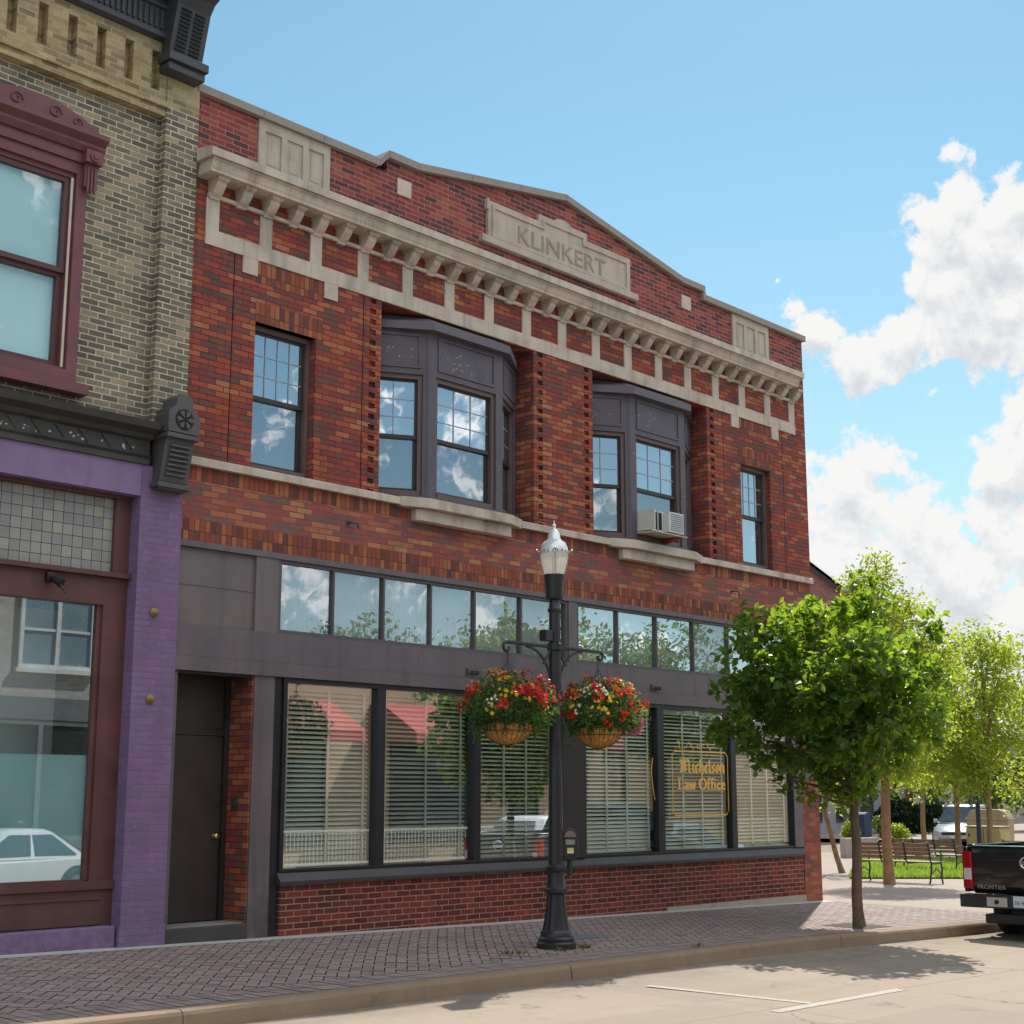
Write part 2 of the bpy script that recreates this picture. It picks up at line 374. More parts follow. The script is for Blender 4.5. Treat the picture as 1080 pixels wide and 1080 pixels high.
# clay pavers: a soldier course along the kerb, herringbone in the field; each brick has its own tint
m, t = newmat('clay pavers'); g = t.new('ShaderNodeNewGeometry')
c = t.ramp(g.outputs['Random Per Island'], [(0, (.25, .195, .19)), (.35, (.33, .235, .215)), (.7, (.38, .27, .245)), (1, (.32, .275, .275))])
n = t.noise(g.outputs['Position'], 1.1, 6, .65); c = t.mix(t.maprange(n, .42, .7, 0, .45), c, (.38, .35, .34, 1))
n = t.noise(g.outputs['Position'], 45, 4, .6); c = t.mix(t.maprange(n, .3, .7, 0, .35), c, (.17, .13, .13, 1))
b_ = t.new('ShaderNodeBsdfPrincipled', i_Base_Color=c, i_Roughness=.8); b_.inputs['Specular IOR Level'].default_value = .3
bn = t.new('ShaderNodeBump', i_Strength=.3, i_Distance=.004); t.put(bn, 'Height', n); t.l.new(bn.outputs[0], b_.inputs['Normal']); finish(t, b_.outputs[0]); M_paver = m
def clip(poly, x0, x1, y0, y1):
    for ax, lim, sg in ((0, x0, 1), (0, x1, -1), (1, y0, 1), (1, y1, -1)):
        out = []
        for i in range(len(poly)):
            a, b = poly[i - 1], poly[i]; ia = sg * (a[ax] - lim) >= 0; ib = sg * (b[ax] - lim) >= 0
            if ia != ib:
                t_ = (lim - a[ax]) / (b[ax] - a[ax]); out.append((a[0] + t_ * (b[0] - a[0]), a[1] + t_ * (b[1] - a[1])))
            if ib: out.append(b)
        poly = out
        if len(poly) < 3: return []
    return poly
pv = MB(); X0, X1 = -7., 12.88; V0, V1 = .17, 3.42
def paver(poly):
    poly = clip(poly, X0, X1, V0, V1)
    if len(poly) < 3: return
    vs = []
    dz = rng.uniform(-.0015, .0015)
    for x, v in poly:
        k = yk(x); y = k + V0 + (v - V0) * (-.27 - k - V0) / (V1 - V0); vs.append((x, y, gz(x, y) + dz))
    pv.add(vs, [tuple(range(len(vs)))])
w = .103; gq = .0052
x = X0
while x < X1:
    for r_ in range(2): paver([(x + gq, V0 + gq + r_ * .205), (x + w - gq, V0 + gq + r_ * .205), (x + w - gq, V0 + .205 - gq + r_ * .205), (x + gq, V0 + .205 - gq + r_ * .205)])
    x += w
FV = V0 + .41; keep = V0; V0_field = FV
c45 = math.sqrt(.5)
def rot(p): return (3 + (p[0] - p[1]) * c45 * w, 1.8 + (p[0] + p[1]) * c45 * w)
for k in range(-190, 190):
    for m_ in range(-70, 70):
        for q in (((k + 4 * m_, k), 2, 1), ((k + 2 + 4 * m_, k - 1), 1, 2)):
            (a, b), dx, dy = q; e = gq / w
            P4 = [rot(p) for p in ((a + e, b + e), (a + dx - e, b + e), (a + dx - e, b + dy - e), (a + e, b + dy - e))]
            if max(p[0] for p in P4) < X0 or min(p[0] for p in P4) > X1 or max(p[1] for p in P4) < FV or min(p[1] for p in P4) > V1: continue
            P4 = clip(P4, X0, X1, FV + gq, V1)
            if P4: paver(P4)
tag(pv.build('sidewalk', M_paver), kind='structure')
# painted parking marks on the road
M_line = mat('road paint', (.365, .325, .275), .7, var=.3, scale=18, dirt=((.33, .28, .225), 7, .95))
ml = MB()
def strip(a, b, wd):
    a = Vector(a); b = Vector(b); d = (b - a).normalized(); s_ = Vector((-d.y, d.x, 0)) * wd / 2; n = 8
    for i in range(n):
        p, q = a + (b - a) * i / n, a + (b - a) * (i + 1) / n
        ml.quad(*[(v.x, v.y, rz(v.x, v.y) + .004) for v in (p - s_, q - s_, q + s_, p + s_)])
strip((2.40, -4.42, 0), (2.72, -5.98, 0), .11); strip((2.0, -6.07, 0), (4.3, -6.0, 0), .11)
strip((-5, -4.4, 0), (-4.8, -6.0, 0), .09); strip((9.4, -6.0, 0), (10.6, -5.96, 0), .09)
tag(ml.build('road_markings', M_line), kind='structure')
# tree pit
tp = MB(); 
for i in range(1): tp.quad(*[(x, y, gz(x, y) + .003) for x, y in ((8.36, -3.32), (9.1, -3.32), (9.1, -2.66), (8.36, -2.66))])
tag(tp.build('tree_pit', mat('pit soil', (.07, .055, .04), .95, var=.3, scale=20)), kind='structure')
# utility cover let into the pavers
uc = MB(); uc.quad(*[(x, y, gz(x, y) + .003) for x, y in ((4.0, -2.1), (4.75, -2.1), (4.75, -1.75), (4.0, -1.75))])
tag(uc.build('utility_cover', mat('cover metal', (.17, .19, .21), .5, var=.2, scale=12)), kind='structure')
# ------------------------------------------------------------------ the red brick building
M_main = brickmat('brick red rug', [(0, (.135, .076, .062)), (.20, (.19, .088, .068)), (.34, (.23, .060, .058)), (.52, (.34, .068, .052)), (.70, (.40, .10, .052)), (.86, (.46, .165, .08)), (1, (.42, .24, .15))], (.105, .058, .048), ms=.0062, tone=.3, mvar=.5, worn=.7, stain=((.09, .05, .045), 2.2, .55), bump=.7)
M_span = brickmat('brick mixed rug', [(0, (.155, .105, .095)), (.20, (.22, .125, .105)), (.36, (.29, .085, .085)), (.54, (.38, .10, .075)), (.72, (.45, .16, .085)), (.88, (.50, .24, .12)), (1, (.46, .31, .20))], (.19, .12, .10), ms=.0062, tone=.25, mvar=.4, worn=.6, stain=((.12, .08, .07), 2.0, .45), bump=.6)
M_par = brickmat('brick parapet', [(0, (.08, .045, .05)), (.3, (.17, .05, .055)), (.55, (.29, .06, .055)), (.8, (.37, .085, .06)), (1, (.37, .15, .10))], (.36, .25, .22), ms=.006, tone=.2)
M_base = brickmat('brick base', [(0, (.10, .03, .028)), (.5, (.19, .045, .035)), (1, (.31, .065, .045))], (.46, .27, .20), ms=.0062, tone=.22, soot=((.05, .03, .03), .5, 1.4), z0=.003)
M_sold = brickmat('brick soldier', [(0, (.09, .055, .05)), (.3, (.20, .07, .05)), (.6, (.34, .09, .05)), (1, (.44, .20, .08))], (.12, .06, .05), ms=.0062, vertical=True, offset=0., w=.24, h=.0715, tone=.2)
M_pier = brickmat('brick pier', [(0, (.14, .08, .068)), (.3, (.24, .08, .06)), (.7, (.36, .10, .06)), (1, (.42, .18, .09))], (.24, .13, .10), ms=.004, tone=.2)
M_stone = mat('limestone', (.56, .475, .40), .85, var=.16, scale=2.2, bump=.45, bscale=30, dirt=((.24, .195, .165), 1.8, .6), streak=((.20, .165, .14), 5, .6))
M_stone2 = mat('limestone carved', (.49, .415, .35), .85, var=.12, scale=3, bump=.3, bscale=30, dirt=((.22, .18, .15), 2.0, .5), streak=((.22, .18, .15), 5, .5))
M_cop = mat('coping stone', (.31, .265, .245), .85, var=.15, scale=2, bump=.3, dirt=((.16, .13, .12), 2, .5))
M_trim = mat('taupe painted metal', (.138, .112, .128), .5, var=.16, scale=1.5, bump=.15, dirt=((.085, .072, .075), 1.1, .7), streak=((.085, .07, .075), 7, .75), base=((.07, .06, .06), .5))
M_dark = mat('dark bronze frame', (.016, .014, .02), .4, var=.2)
M_bay = mat('bay window paint', (.105, .084, .112), .55, var=.15, scale=4, bump=.15, bscale=20, dirt=((.055, .045, .05), 3, .5))
M_flake = mat('flaked pale paint', (.55, .52, .50), .7)
M_frame = mat('window frame mauve', (.135, .085, .08), .5)
M_sashd = mat('window sash dark', (.035, .028, .03), .45)
M_munt = mat('window muntin', (.33, .37, .44), .5)
M_black = mat('black interior', (.02, .02, .022), .9)
M_inter = mat('office interior', (.075, .07, .06), .9, var=.3, scale=.7)
M_door = mat('brown steel door', (.042, .032, .032), .45, var=.2, scale=2, dirt=((.03, .025, .025), 2, .4))
M_cream = mat('cream blind', (.86, .86, .72), .5, var=.05)
M_curt = mat('pale curtain', (.36, .46, .60), .8, var=.1, scale=1.2)
M_curtb = mat('blue grey shade', (.12, .20, .34), .8, var=.35, scale=3)
M_screen = mat('insect screen', (.08, .13, .22), .7, var=.3, scale=4)
M_brass = mat('brass', (.75, .55, .25), .3, metal=1)
M_gold = mat('gold leaf lettering', (.80, .48, .10), .45, var=.1)
G_up = glassmat('upper window glass', .58, wob=.0012, wscale=1.2)
G_low = glassmat('lower sash glass', .36, wob=.0015, wscale=1.5)
G_shop = glassmat('shop glass', .44, wob=.0006, wscale=.5); G_shop2 = glassmat('shop glass oblique', .18, wob=.0006, wscale=.5)
G_trans = glassmat('transom glass', .34, wob=.0012, wscale=1.1)
RED = thing('brick_shop_building', 'long two storey red brick shop building with stone cornice and two bay windows', 'building', (6.4, 0, -.1))
WX = 12.86
def wall_holes(mb, x0, x1, z0, z1, holes, y=0.):
    """front face at y with openings (x0,x1,z0,z1,depth,closed): reveals, and a back face where closed"""
    xs = sorted({x0, x1, *[h[0] for h in holes], *[h[1] for h in holes]}); zs = sorted({z0, z1, *[h[2] for h in holes], *[h[3] for h in holes]})
    xs = [x for x in xs if x0 <= x <= x1]; zs = [z for z in zs if z0 <= z <= z1]
    for a, b in zip(xs, xs[1:]):
        for c, d in zip(zs, zs[1:]):
            cx, cz = (a + b) / 2, (c + d) / 2
            if any(h[0] < cx < h[1] and h[2] < cz < h[3] for h in holes): continue
            mb.quad((a, y, c), (b, y, c), (b, y, d), (a, y, d))
    for a, b, c, d, dp, cl in holes:
        c = max(c, z0); d = min(d, z1)
        mb.quad((a, y, c), (a, y + dp, c), (a, y + dp, d), (a, y, d)); mb.quad((b, y, c), (b, y, d), (b, y + dp, d), (b, y + dp, c))
        mb.quad((a, y, d), (a, y + dp, d), (b, y + dp, d), (b, y, d)); mb.quad((a, y, c), (b, y, c), (b, y + dp, c), (a, y + dp, c))
        if cl: mb.quad((a, y + dp, c), (b, y + dp, c), (b, y + dp, d), (a, y + dp, d))
BC = [4.335, 8.475]          # centres of the two bays
HB = 1.43
w = MB()
holes = [(.96, 1.86, 5.17, 6.89, .5, False), (10.83, 11.70, 5.17, 6.86, .5, False)]
for c in BC: holes.append((c - HB, c + HB, 5.17, 7.62, .6, False))
for gx in (.63, 2.60, 10.35, 12.10): holes.append((gx, gx + .016, 5.17, 7.62, .03, True))
for c in BC:
    for a, b in ((c + HB + .085, c + HB + .19), (c - HB - .19, c - HB - .085)): holes.append((a, b, 5.17, 7.62, .045, True))
wall_holes(w, 0.03, WX, 5.08, 8.62, holes)
dz = .0677
for c in BC:             # toothed brick quoins beside the bays
    for a, b in ((c + HB + .085, c + HB + .19), (c - HB - .19, c - HB - .085)):
        z = 5.19
        while z < 7.52: w.box(a, b, -.004, .044, z, z + dz); z += dz * 2
# right flank and roof body
w.quad((WX, 0, 4.2), (WX, 22, 4.2), (WX, 22, 9.38), (WX, 0, 9.38))
w.build('wall', M_main, RED)
fl = MB(); fl.quad((WX, .36, -.7), (WX, 22, -.7), (WX, 22, 4.2), (WX, .36, 4.2)); fl.quad((0.03, 22, -.7), (WX, 22, -.7), (WX, 22, 9.38), (.03, 22, 9.38)); fl.build('flank_wall', M_par, RED)
MB().box(.05, WX - .02, .35, 21.9, 8.7, 8.85).build('roof', mat('roof membrane', (.12, .12, .12), .9), RED)
sp = MB(); wall_holes(sp, .03, WX, 4.47, 5.079, []); sp.build('spandrel', M_span, RED)
sd = MB()
sd.box(.03, WX - .003, -.006, .3, 4.235, 4.469)
sd.box(.03, 3.40, -.004, .2, 4.90, 5.055); sd.box(5.25, 7.54, -.004, .2, 4.90, 5.055); sd.box(9.40, WX - .003, -.004, .2, 4.90, 5.055)
for a, b in ((.957, 1.957), (10.79, 11.765)):
    sd.box(a, b, -.005, .1, 7.37, 7.625); sd.box(a, b, -.005, .1, 6.89, 7.135)
sd.build('soldier_course', M_sold, RED)
# parapet with its low gable, and the coping that follows it
top = [(.03, 9.38), (2.95, 9.38), (2.95, 9.54), (3.47, 9.54), (6.42, 10.03), (9.27, 9.52), (9.80, 9.52), (9.80, 9.38), (WX, 9.38)]
pp = MB(); pp.prism([(.03, 8.62)] + top + [(WX, 8.62)], -.002, .34); pp.build('parapet', M_par, RED)
cp = MB()
line = [(.0, 9.38), (2.78, 9.38), (2.93, 9.545), (3.47, 9.545), (6.42, 10.03), (9.27, 9.525), (9.86, 9.525)]
def cop_seg(pts):
    segs = []
    for (a, za), (b, zb) in zip(pts, pts[1:]):
        L_ = math.hypot(b - a, zb - za); n = max(1, round(L_ / 1.05))
        for i in range(n):
            u0, u1 = i / n, (i + 1) / n; e = .004 / L_ if L_ else 0
            p = [(a + (b - a) * (u0 + e), za + (zb - za) * (u0 + e)), (a + (b - a) * (u1 - e), za + (zb - za) * (u1 - e))]
            cp.prism([(p[0][0], p[0][1] + .003), (p[1][0], p[1][1] + .003), (p[1][0], p[1][1] + .10), (p[0][0], p[0][1] + .10)], -.075, .40)
cop_seg(line); cp.box(9.802, 9.87, -.075, .40, 9.383, 9.526); cop_seg([(9.875, 9.38), (WX + .03, 9.38)])
cp.build('coping', M_cop, RED)
# cornice
cn = MB(); cx0, cx1 = .02, 12.32
def cornice_prof(a, b, yfront, z0, z1): cn.bbox(a, b, yfront, .0, z0, z1, .012)
n = 9
for i in range(n):
    a = cx0 + (cx1 - cx0) * i / n; b = cx0 + (cx1 - cx0) * (i + 1) / n
    cn.prism([(-.36, 8.535), (-.36, 8.63), (-.33, 8.645), (0.0, 8.70), (0.0, 8.535)], a + .003, b - .003, 'x')
n = 11
for i in range(n):
    a = cx0 + .05 + (cx1 - cx0 - .1) * i / n; b = cx0 + .05 + (cx1 - cx0 - .1) * (i + 1) / n
    cn.prism([(-.335, 8.53), (-.30, 8.505), (-.285, 8.44), (-.27, 8.415), (-.27, 8.385), (0.0, 8.385), (0.0, 8.53)], a + .003, b - .003, 'x')
CORN = cn.build('cornice', M_stone, RED)
PM = (12.42 - .30) / 16
for i in range(33):
    xc = .30 + i * PM / 2; hw = .067 if i % 2 == 0 else .06
    k = MB(Matrix.Translation((rng.uniform(-.006, .006), 0, 0))); hw *= rng.uniform(.95, 1.05)
    k.prism([(0.0, 8.383), (-.21, 8.383), (-.215, 8.345), (-.18, 8.335), (-.16, 8.29), (-.10, 8.225), (-.05, 8.195), (-.045, 8.17), (0.0, 8.17)], xc - hw, xc + hw, 'x')
    k.prism([(0, 8.383), (-.222, 8.383), (-.222, 8.352), (0, 8.352)], xc - hw - .012, xc + hw + .012, 'x')
    k.build('bracket', M_stone, CORN)
st = MB(); st.bbox(.22, 12.50, -.05, .0, 8.188, 8.235, .008); st.build('string_course', M_stone, RED)
bd = MB(); n = 8
for i in range(n):
    a = .21 + (12.52 - .21) * i / n; b = .21 + (12.52 - .21) * (i + 1) / n
    bd.box(a + .002, b - .002, -.022, .02, 7.628, 7.815)
for i in range(17):
    xc = .30 + i * PM; bd.box(xc - .088, xc + .088, -.020, .02, 7.817, 8.186)
for a, b in ((.745, .955), (1.96, 2.17), (10.58, 10.79), (11.767, 11.98)): bd.box(a, b, -.021, .02, 7.43, 7.626)
bd.build('stone_band', M_stone, RED)
# recessed stone panels and small blocks of the parapet
for a, b in ((.90, 1.99), (10.68, 11.76)):
    p = MB(); wd = (b - a); hs = []
    for i in range(3):
        u = a + wd * (.09 + i * .30); hs.append((u, u + wd * .22, 8.80, 9.25, .022, True))
    wall_holes(p, a, b, 8.70, 9.379, hs, -.028)
    p.quad((a, -.028, 8.7), (a, 0, 8.7), (a, 0, 9.379), (a, -.028, 9.379)); p.quad((b, -.028, 8.7), (b, 0, 8.7), (b, 0, 9.379), (b, -.028, 9.379))
    for h in hs: p.prism([(h[0] + .05, 8.85), (h[1] - .05, 8.85), (h[1] - .05, 9.2), (h[0] + .05, 9.2)], -.012, .001)
    p.build('stone_panel', M_stone2, RED)
for xc in (3.25, 9.40): MB().box(xc - .12, xc + .12, -.02, .01, 9.13, 9.35).build('stone_block', M_stone, RED)
# name plaque
pq = MB(); body = [(4.79, 9.0), (4.79, 9.55), (5.83, 9.55), (5.83, 9.66), (6.18, 9.66), (6.22, 9.70), (6.36, 9.72), (6.50, 9.70), (6.54, 9.66), (6.90, 9.66), (6.90, 9.55), (7.92, 9.55), (7.92, 9.0)]
pq.prism(body, -.05, .0); pq.bbox(4.64, 8.08, -.085, 0, 8.92, 9.02, .012)
inner = [(4.88, 9.05), (4.88, 9.47), (5.92, 9.47), (5.92, 9.58), (6.81, 9.58), (6.81, 9.47), (7.83, 9.47), (7.83, 9.05)]
for (a, za), (b, zb) in zip(inner, inner[1:] + inner[:1]):
    if a == b: pq.box(a - .022, a + .022, -.072, -.051, min(za, zb) - .022, max(za, zb) + .022)
    else: pq.box(min(a, b) + .023, max(a, b) - .023, -.070, -.051, za - .02, za + .02)
pq.box(4.76, 4.80, -.06, .0, 9.42, 9.57)
PLQ = pq.build('name_plaque', M_stone2, RED)
vs, fs = text_mesh('KLINKERT', .345, .006); mx = max(v.x for v in vs); mn = min(v.x for v in vs); my = max(v.y for v in vs)
lt = MB(Matrix.Translation((5.39, -.0525, 9.105)) @ Matrix.Diagonal((1.93 / (mx - mn), 1, .245 / my, 1)) @ Matrix(((1, 0, 0, -mn), (0, 0, -1, 0), (0, 1, 0, 0), (0, 0, 0, 1))))
lt.add(vs, fs); lt.build('carved_lettering', mat('carved shadowed stone', (.31, .25, .205), .9), PLQ)  # shade of the cut letters is put into a darker stone colour

# sash windows; built flat in local (u right, z up, y into the wall) and turned by M
def sash_window(parent, M, x0, x1, z0, z1, cols, rows, name='window', backing=None, low_back=None, rail=.5, fm=None, up_glass=None, depth=.10, inner=True):
    f = MB(M); t_ = .055
    f.box(x0, x0 + t_, 0, depth, z0, z1); f.box(x1 - t_, x1, 0, depth, z0, z1); f.box(x0 + t_, x1 - t_, 0, depth, z1 - t_, z1); f.box(x0 + t_, x1 - t_, -.015, depth, z0, z0 + .06)
    F_ = f.build(name, fm or M_frame, parent)
    a, b = x0 + t_, x1 - t_; c, d = z0 + .06, z1 - t_; zm = c + (d - c) * rail
    s = MB(M); q = .032
    s.box(a, b, .03, .075, zm - .025, zm + .025)
    s.box(a, a + q, .045, .07, zm + .025, d); s.box(b - q, b, .045, .07, zm + .025, d); s.box(a + q, b - q, .045, .07, d - q, d)
    s.box(a, a + q, .065, .085, c, zm - .025); s.box(b - .045, b, .065, .085, c, zm - .025); s.box(a + q, b - .045, .065, .085, c, c + .04)
    s.build('sash', M_sashd, F_)
    g = MB(M); g.quad((a, .057, zm), (b, .057, zm), (b, .057, d), (a, .057, d)); g.build('upper_pane', up_glass or G_up, F_)
    g = MB(M); g.quad((a, .074, c), (b, .074, c), (b, .074, zm), (a, .074, zm)); g.build('lower_pane', G_low, F_)
    mu = MB(M); h = d - q - zm - .025
    for i in range(1, cols): u = a + q + (b - a - 2 * q) * i / cols; mu.box(u - .006, u + .006, .048, .055, zm + .025, d - q)
    for i in range(1, rows): v = zm + .025 + h * i / rows; mu.box(a + q, b - q, .049, .056, v - .006, v + .006)
    mu.build('muntins', M_munt, F_)
    k = MB(M); k.quad((a, .15, zm), (b, .15, zm), (b, .15, d), (a, .15, d)); k.build('upper_shade', backing or M_curt, F_)
    k = MB(M); k.quad((a, .152, c), (b, .152, c), (b, .152, zm), (a, .152, zm)); k.build('lower_screen', low_back or M_screen, F_)
    return F_
I4 = Matrix.Identity(4)
sash_window(RED, Matrix.Translation((0, .10, 0)), .965, 1.855, 5.175, 6.885, 4, 3, backing=M_curtb, low_back=M_screen)
sash_window(RED, Matrix.Translation((0, .09, 0)), 10.835, 11.695, 5.175, 6.855, 4, 3, backing=M_curt)
# sill band with the steps that carry the bays
sb = MB()
def band(x0, x1, bulge):
    n = max(1, round((x1 - x0) / 1.5))
    for i in range(n): a = x0 + (x1 - x0) * i / n; b = x0 + (x1 - x0) * (i + 1) / n; sb.prism([(-.07, 5.06), (-.07, 5.14), (-.05, 5.155), (.12, 5.172), (.12, 5.06)], a + .002, b - .002, 'x')
for xa, xb in ((.03, BC[0] - 1.12), (BC[0] + 1.12, BC[1] - 1.12), (BC[1] + 1.12, WX - .02)):
    sb = MB(); band(xa, xb, 0); sb.build('sill_band', M_stone, RED)
for wi, c in enumerate(BC):
    s = MB(); out = [(c - 1.118, .1), (c - 1.118, -.07), (c - .76, -.225), (c + .76, -.225), (c + 1.118, -.07), (c + 1.118, .1)]
    s.prism(out, 5.04, 5.165, 'z')
    s.prism([(c - .88, .0), (c - .88, -.09), (c - .82, -.135), (c + .82, -.135), (c + .88, -.09), (c + .88, 0.0)], 4.885, 5.035, 'z')
    s.build('bay_sill', M_stone, RED, bevel=.008)
    # the bay itself: three faces between posts, sunk in the brick opening
    yf = -.10; xf = .66; yb = .34
    A, B, C_, D = Vector((c - HB, yb, 0)), Vector((c - xf, yf, 0)), Vector((c + xf, yf, 0)), Vector((c + HB, yb, 0))
    def face(p, q):
        d = (q - p); L_ = d.length; d.normalize(); n_ = Vector((-d.y, d.x, 0))      # into the building
        return Matrix(((d.x, n_.x, 0, p.x), (d.y, n_.y, 0, p.y), (0, 0, 1, 0), (0, 0, 0, 1))), L_
    bay = MB(); ZB, ZT = 5.166, 7.44
    bay.prism([(A.x, yb + .25), (A.x, yb), (B.x, yf), (C_.x, yf), (D.x, yb), (D.x, yb + .25)], 7.40, 7.45, 'z')
    for p in (B, C_): bay.lathe([(.055, ZB), (.055, 7.42)], (p.x, p.y + .05, 0), 10)
    panel = MB()
    fin = []
    for p, q, side in ((A, B, 0), (B, C_, 1), (C_, D, 2)):
        M, L_ = face(p, q); m_ = MB(M)
        if side == 1: u0, u1 = .10, L_ - .10
        elif side == 0: u0, u1 = .06, L_ - .10
        else: u0, u1 = .10, L_ - .06
        m_.box(0, u0, .0, .12, ZB, 7.40); m_.box(u1, L_, .0, .12, ZB, 7.40); m_.box(u0, u1, .0, .12, 6.80, 7.40); m_.box(u0, u1, .0, .14, ZB, ZB + .055)
        # raised moulding round the sunk panel above the window
        a, b = u0 + .03, u1 - .03
        for bx in ((a, b, 7.30, 7.335), (a, b, 6.88, 6.915), (a, a + .03, 6.915, 7.30), (b - .03, b, 6.915, 7.30)): m_.box(bx[0], bx[1], -.016, -.001, bx[2], bx[3])
        bay.v += m_.v; o_ = len(bay.v) - len(m_.v); bay.f += [tuple(i + o_ for i in f_) for f_ in m_.f]
        fin.append((M, u0, u1, side))
    BAY = bay.build('bay_window', M_bay, RED)
    for M, u0, u1, side in fin:
        bk = None; lb = M_screen
        if wi == 1 and side == 0: bk = M_black; lb = M_black
        sash_window(BAY, M @ Matrix.Translation((0, .03, 0)), u0 + .002, u1 - .002, ZB + .057, 6.798, 3 if side == 1 else 2, 3, name='bay_sash_frame', backing=bk or (M_curtb if side == 0 else M_curt), low_back=lb, rail=.48)
    # flaked paint
    flk = MB()
    for k in range(54):
        M, u0, u1, side = fin[rng.choice((0, 0, 1, 1, 1))]
        u = rng.gauss(u0 + .22 + .15 * side, .17); z = rng.gauss(6.99 + .06 * (k % 3), .05) if rng.random() < .7 else rng.uniform(5.3, 7.3); s_ = rng.uniform(.003, .011)
        if z < 6.85: u = rng.choice((u0 - .05, u1 + .05)) + rng.uniform(-.02, .02)
        u = max(-.0, min(u, (u1 + .08)))
        if not (6.92 < z < 7.29 or z < 6.85): continue
        ang = rng.random() * 6; pts = [M @ Vector((u + math.cos(ang + t_) * s_ * rng.uniform(.5, 1.3), -.0035, z + math.sin(ang + t_) * s_ * rng.uniform(.5, 1.3))) for t_ in (0, 1.3, 2.5, 3.8, 5)]
        flk.add(pts, [(0, 1, 2, 3, 4)])
    tag(flk.build('flaking_paint', M_flake, BAY), kind='stuff')
    # eave and low roof
    e = .12; eo = [(A.x + .005, yb - e * .4), (B.x - .05, yf - e), (C_.x + .05, yf - e), (D.x - .005, yb - e * .4)]
    rf = MB()
    lo = [(x, y, 7.37) for x, y in eo] ; hi = [(x, y, 7.475) for x, y in eo]; li = [(A.x + .005, yb + .2, 7.37), (D.x - .005, yb + .2, 7.37)]; hi2 = [(A.x + .005, .1 + yb, 7.60), (B.x + .06, .02, 7.60), (C_.x - .06, .02, 7.60), (D.x - .005, .1 + yb, 7.60)]
    V = lo + hi + hi2 + li
    rf.add(V, [(0, 1, 5, 4), (1, 2, 6, 5), (2, 3, 7, 6), (4, 5, 9, 8), (5, 6, 10, 9), (6, 7, 11, 10), (12, 13, 3, 2, 1, 0)])
    rf.build('bay_roof', mat('bay roof metal', (.115, .10, .125), .5, var=.12, scale=3, dirt=((.07, .06, .07), 3, .5)), BAY)
# ---- storefront
M_shade = mat('transom lining', (.60, .62, .64), .85, var=.12, scale=1.2)
fa = MB()
fa.box(.04, 12.29, -.012, .3, 2.985, 3.318); fa.box(.04, 12.28, -.028, .3, 2.83, 2.982); fa.box(.04, 12.31, -.02, .3, 4.165, 4.232)
for s_ in (3.1, 5.15, 7.3, 9.4):
    fa.box(s_, s_ + .012, -.016, 0, 2.986, 3.317)
    for q in (-.05, .06):
        for zz in (3.03, 3.15, 3.27): fa.box(s_ + q, s_ + q + .012, -.016, -.011, zz, zz + .012)
fa.build('fascia', M_trim, RED)
pn = MB(); pn.box(.05, 1.09, .035, .3, 3.32, 4.163); pn.box(.05, 1.09, .028, .036, 3.755, 3.765); pn.box(1.09, 1.41, -.004, .3, 3.319, 4.164)
pn.box(.04, .05, -.004, .3, 3.32, 4.163)
pn.build('blank_panel', mat('blank panel paint', (.165, .135, .14), .55, var=.18, scale=1.2, streak=((.10, .085, .09), 5, .6)), RED)
tw = MB(); cuts1 = [1.46, 2.24, 3.04, 3.84, 4.63, 5.45, 5.62, 6.42]; cuts2 = [6.70, 7.58, 8.50, 9.43, 10.36, 11.28, 12.18]
GR = ((1.41, 6.47, [1.46, 2.24, 3.04, 3.84, 4.63, 5.52, 6.42]), (6.65, 12.26, cuts2))
for a, b, cuts in GR:
    tw = MB(); tw.box(a, b, .01, .12, 3.319, 3.365); tw.box(a, b, .01, .12, 4.125, 4.164); tw.box(a, cuts[0], .01, .12, 3.365, 4.125); tw.box(cuts[-1], b, .01, .12, 3.365, 4.125)
    for c in cuts[1:-1]: tw.box(c - .013, c + .013, .01, .10, 3.365, 4.125)
    T_ = tw.build('transom_window', mat('transom frame', (.10, .085, .092), .5), RED)
    for c, d in zip(cuts, cuts[1:]):
        g = MB(); tl = rng.uniform(-.004, .004); g.quad((c, .05 + tl, 3.365), (d, .05 - tl, 3.365), (d, .05 - tl * .5, 4.125), (c, .05 + tl * .5, 4.125)); g.build('pane', G_trans, T_)
    cu = MB(); u = a + .03; prof = []
    while u < b - .03: prof.append(u); u += .035
    for i, (c, d) in enumerate(zip(prof, prof[1:])): y0, y1 = (.16, .185) if i % 2 else (.185, .16); cu.quad((c, y0, 3.34), (d, y1, 3.34), (d, y1, 4.15), (c, y0, 4.15))
    cu.build('pleated_curtain', M_shade, T_)
MB().box(6.472, 6.648, -.008, .3, 3.32, 4.163).build('transom_post', M_trim, RED)
PANES = [(1.59, 2.96), (3.09, 4.61), (4.74, 6.28), (6.83, 8.46), (8.61, 10.33), (10.46, 12.07)]
fr = MB(); fr.box(1.535, 12.08, .005, .10, 2.775, 2.828); fr.box(1.535, 12.08, .005, .10, .685, .715)
ed = [1.535] + [v for p in PANES for v in p] + [12.08]
for a, b in zip(ed[::2], ed[1::2]): fr.box(a, b, .003, .10, .715, 2.775)
SHOP = fr.build('shop_window', M_dark, RED)
MB().box(6.31, 6.80, -.02, .003, .69, 2.828).build('window_pier', mat('dark pier paint', (.03, .024, .026), .5), RED)
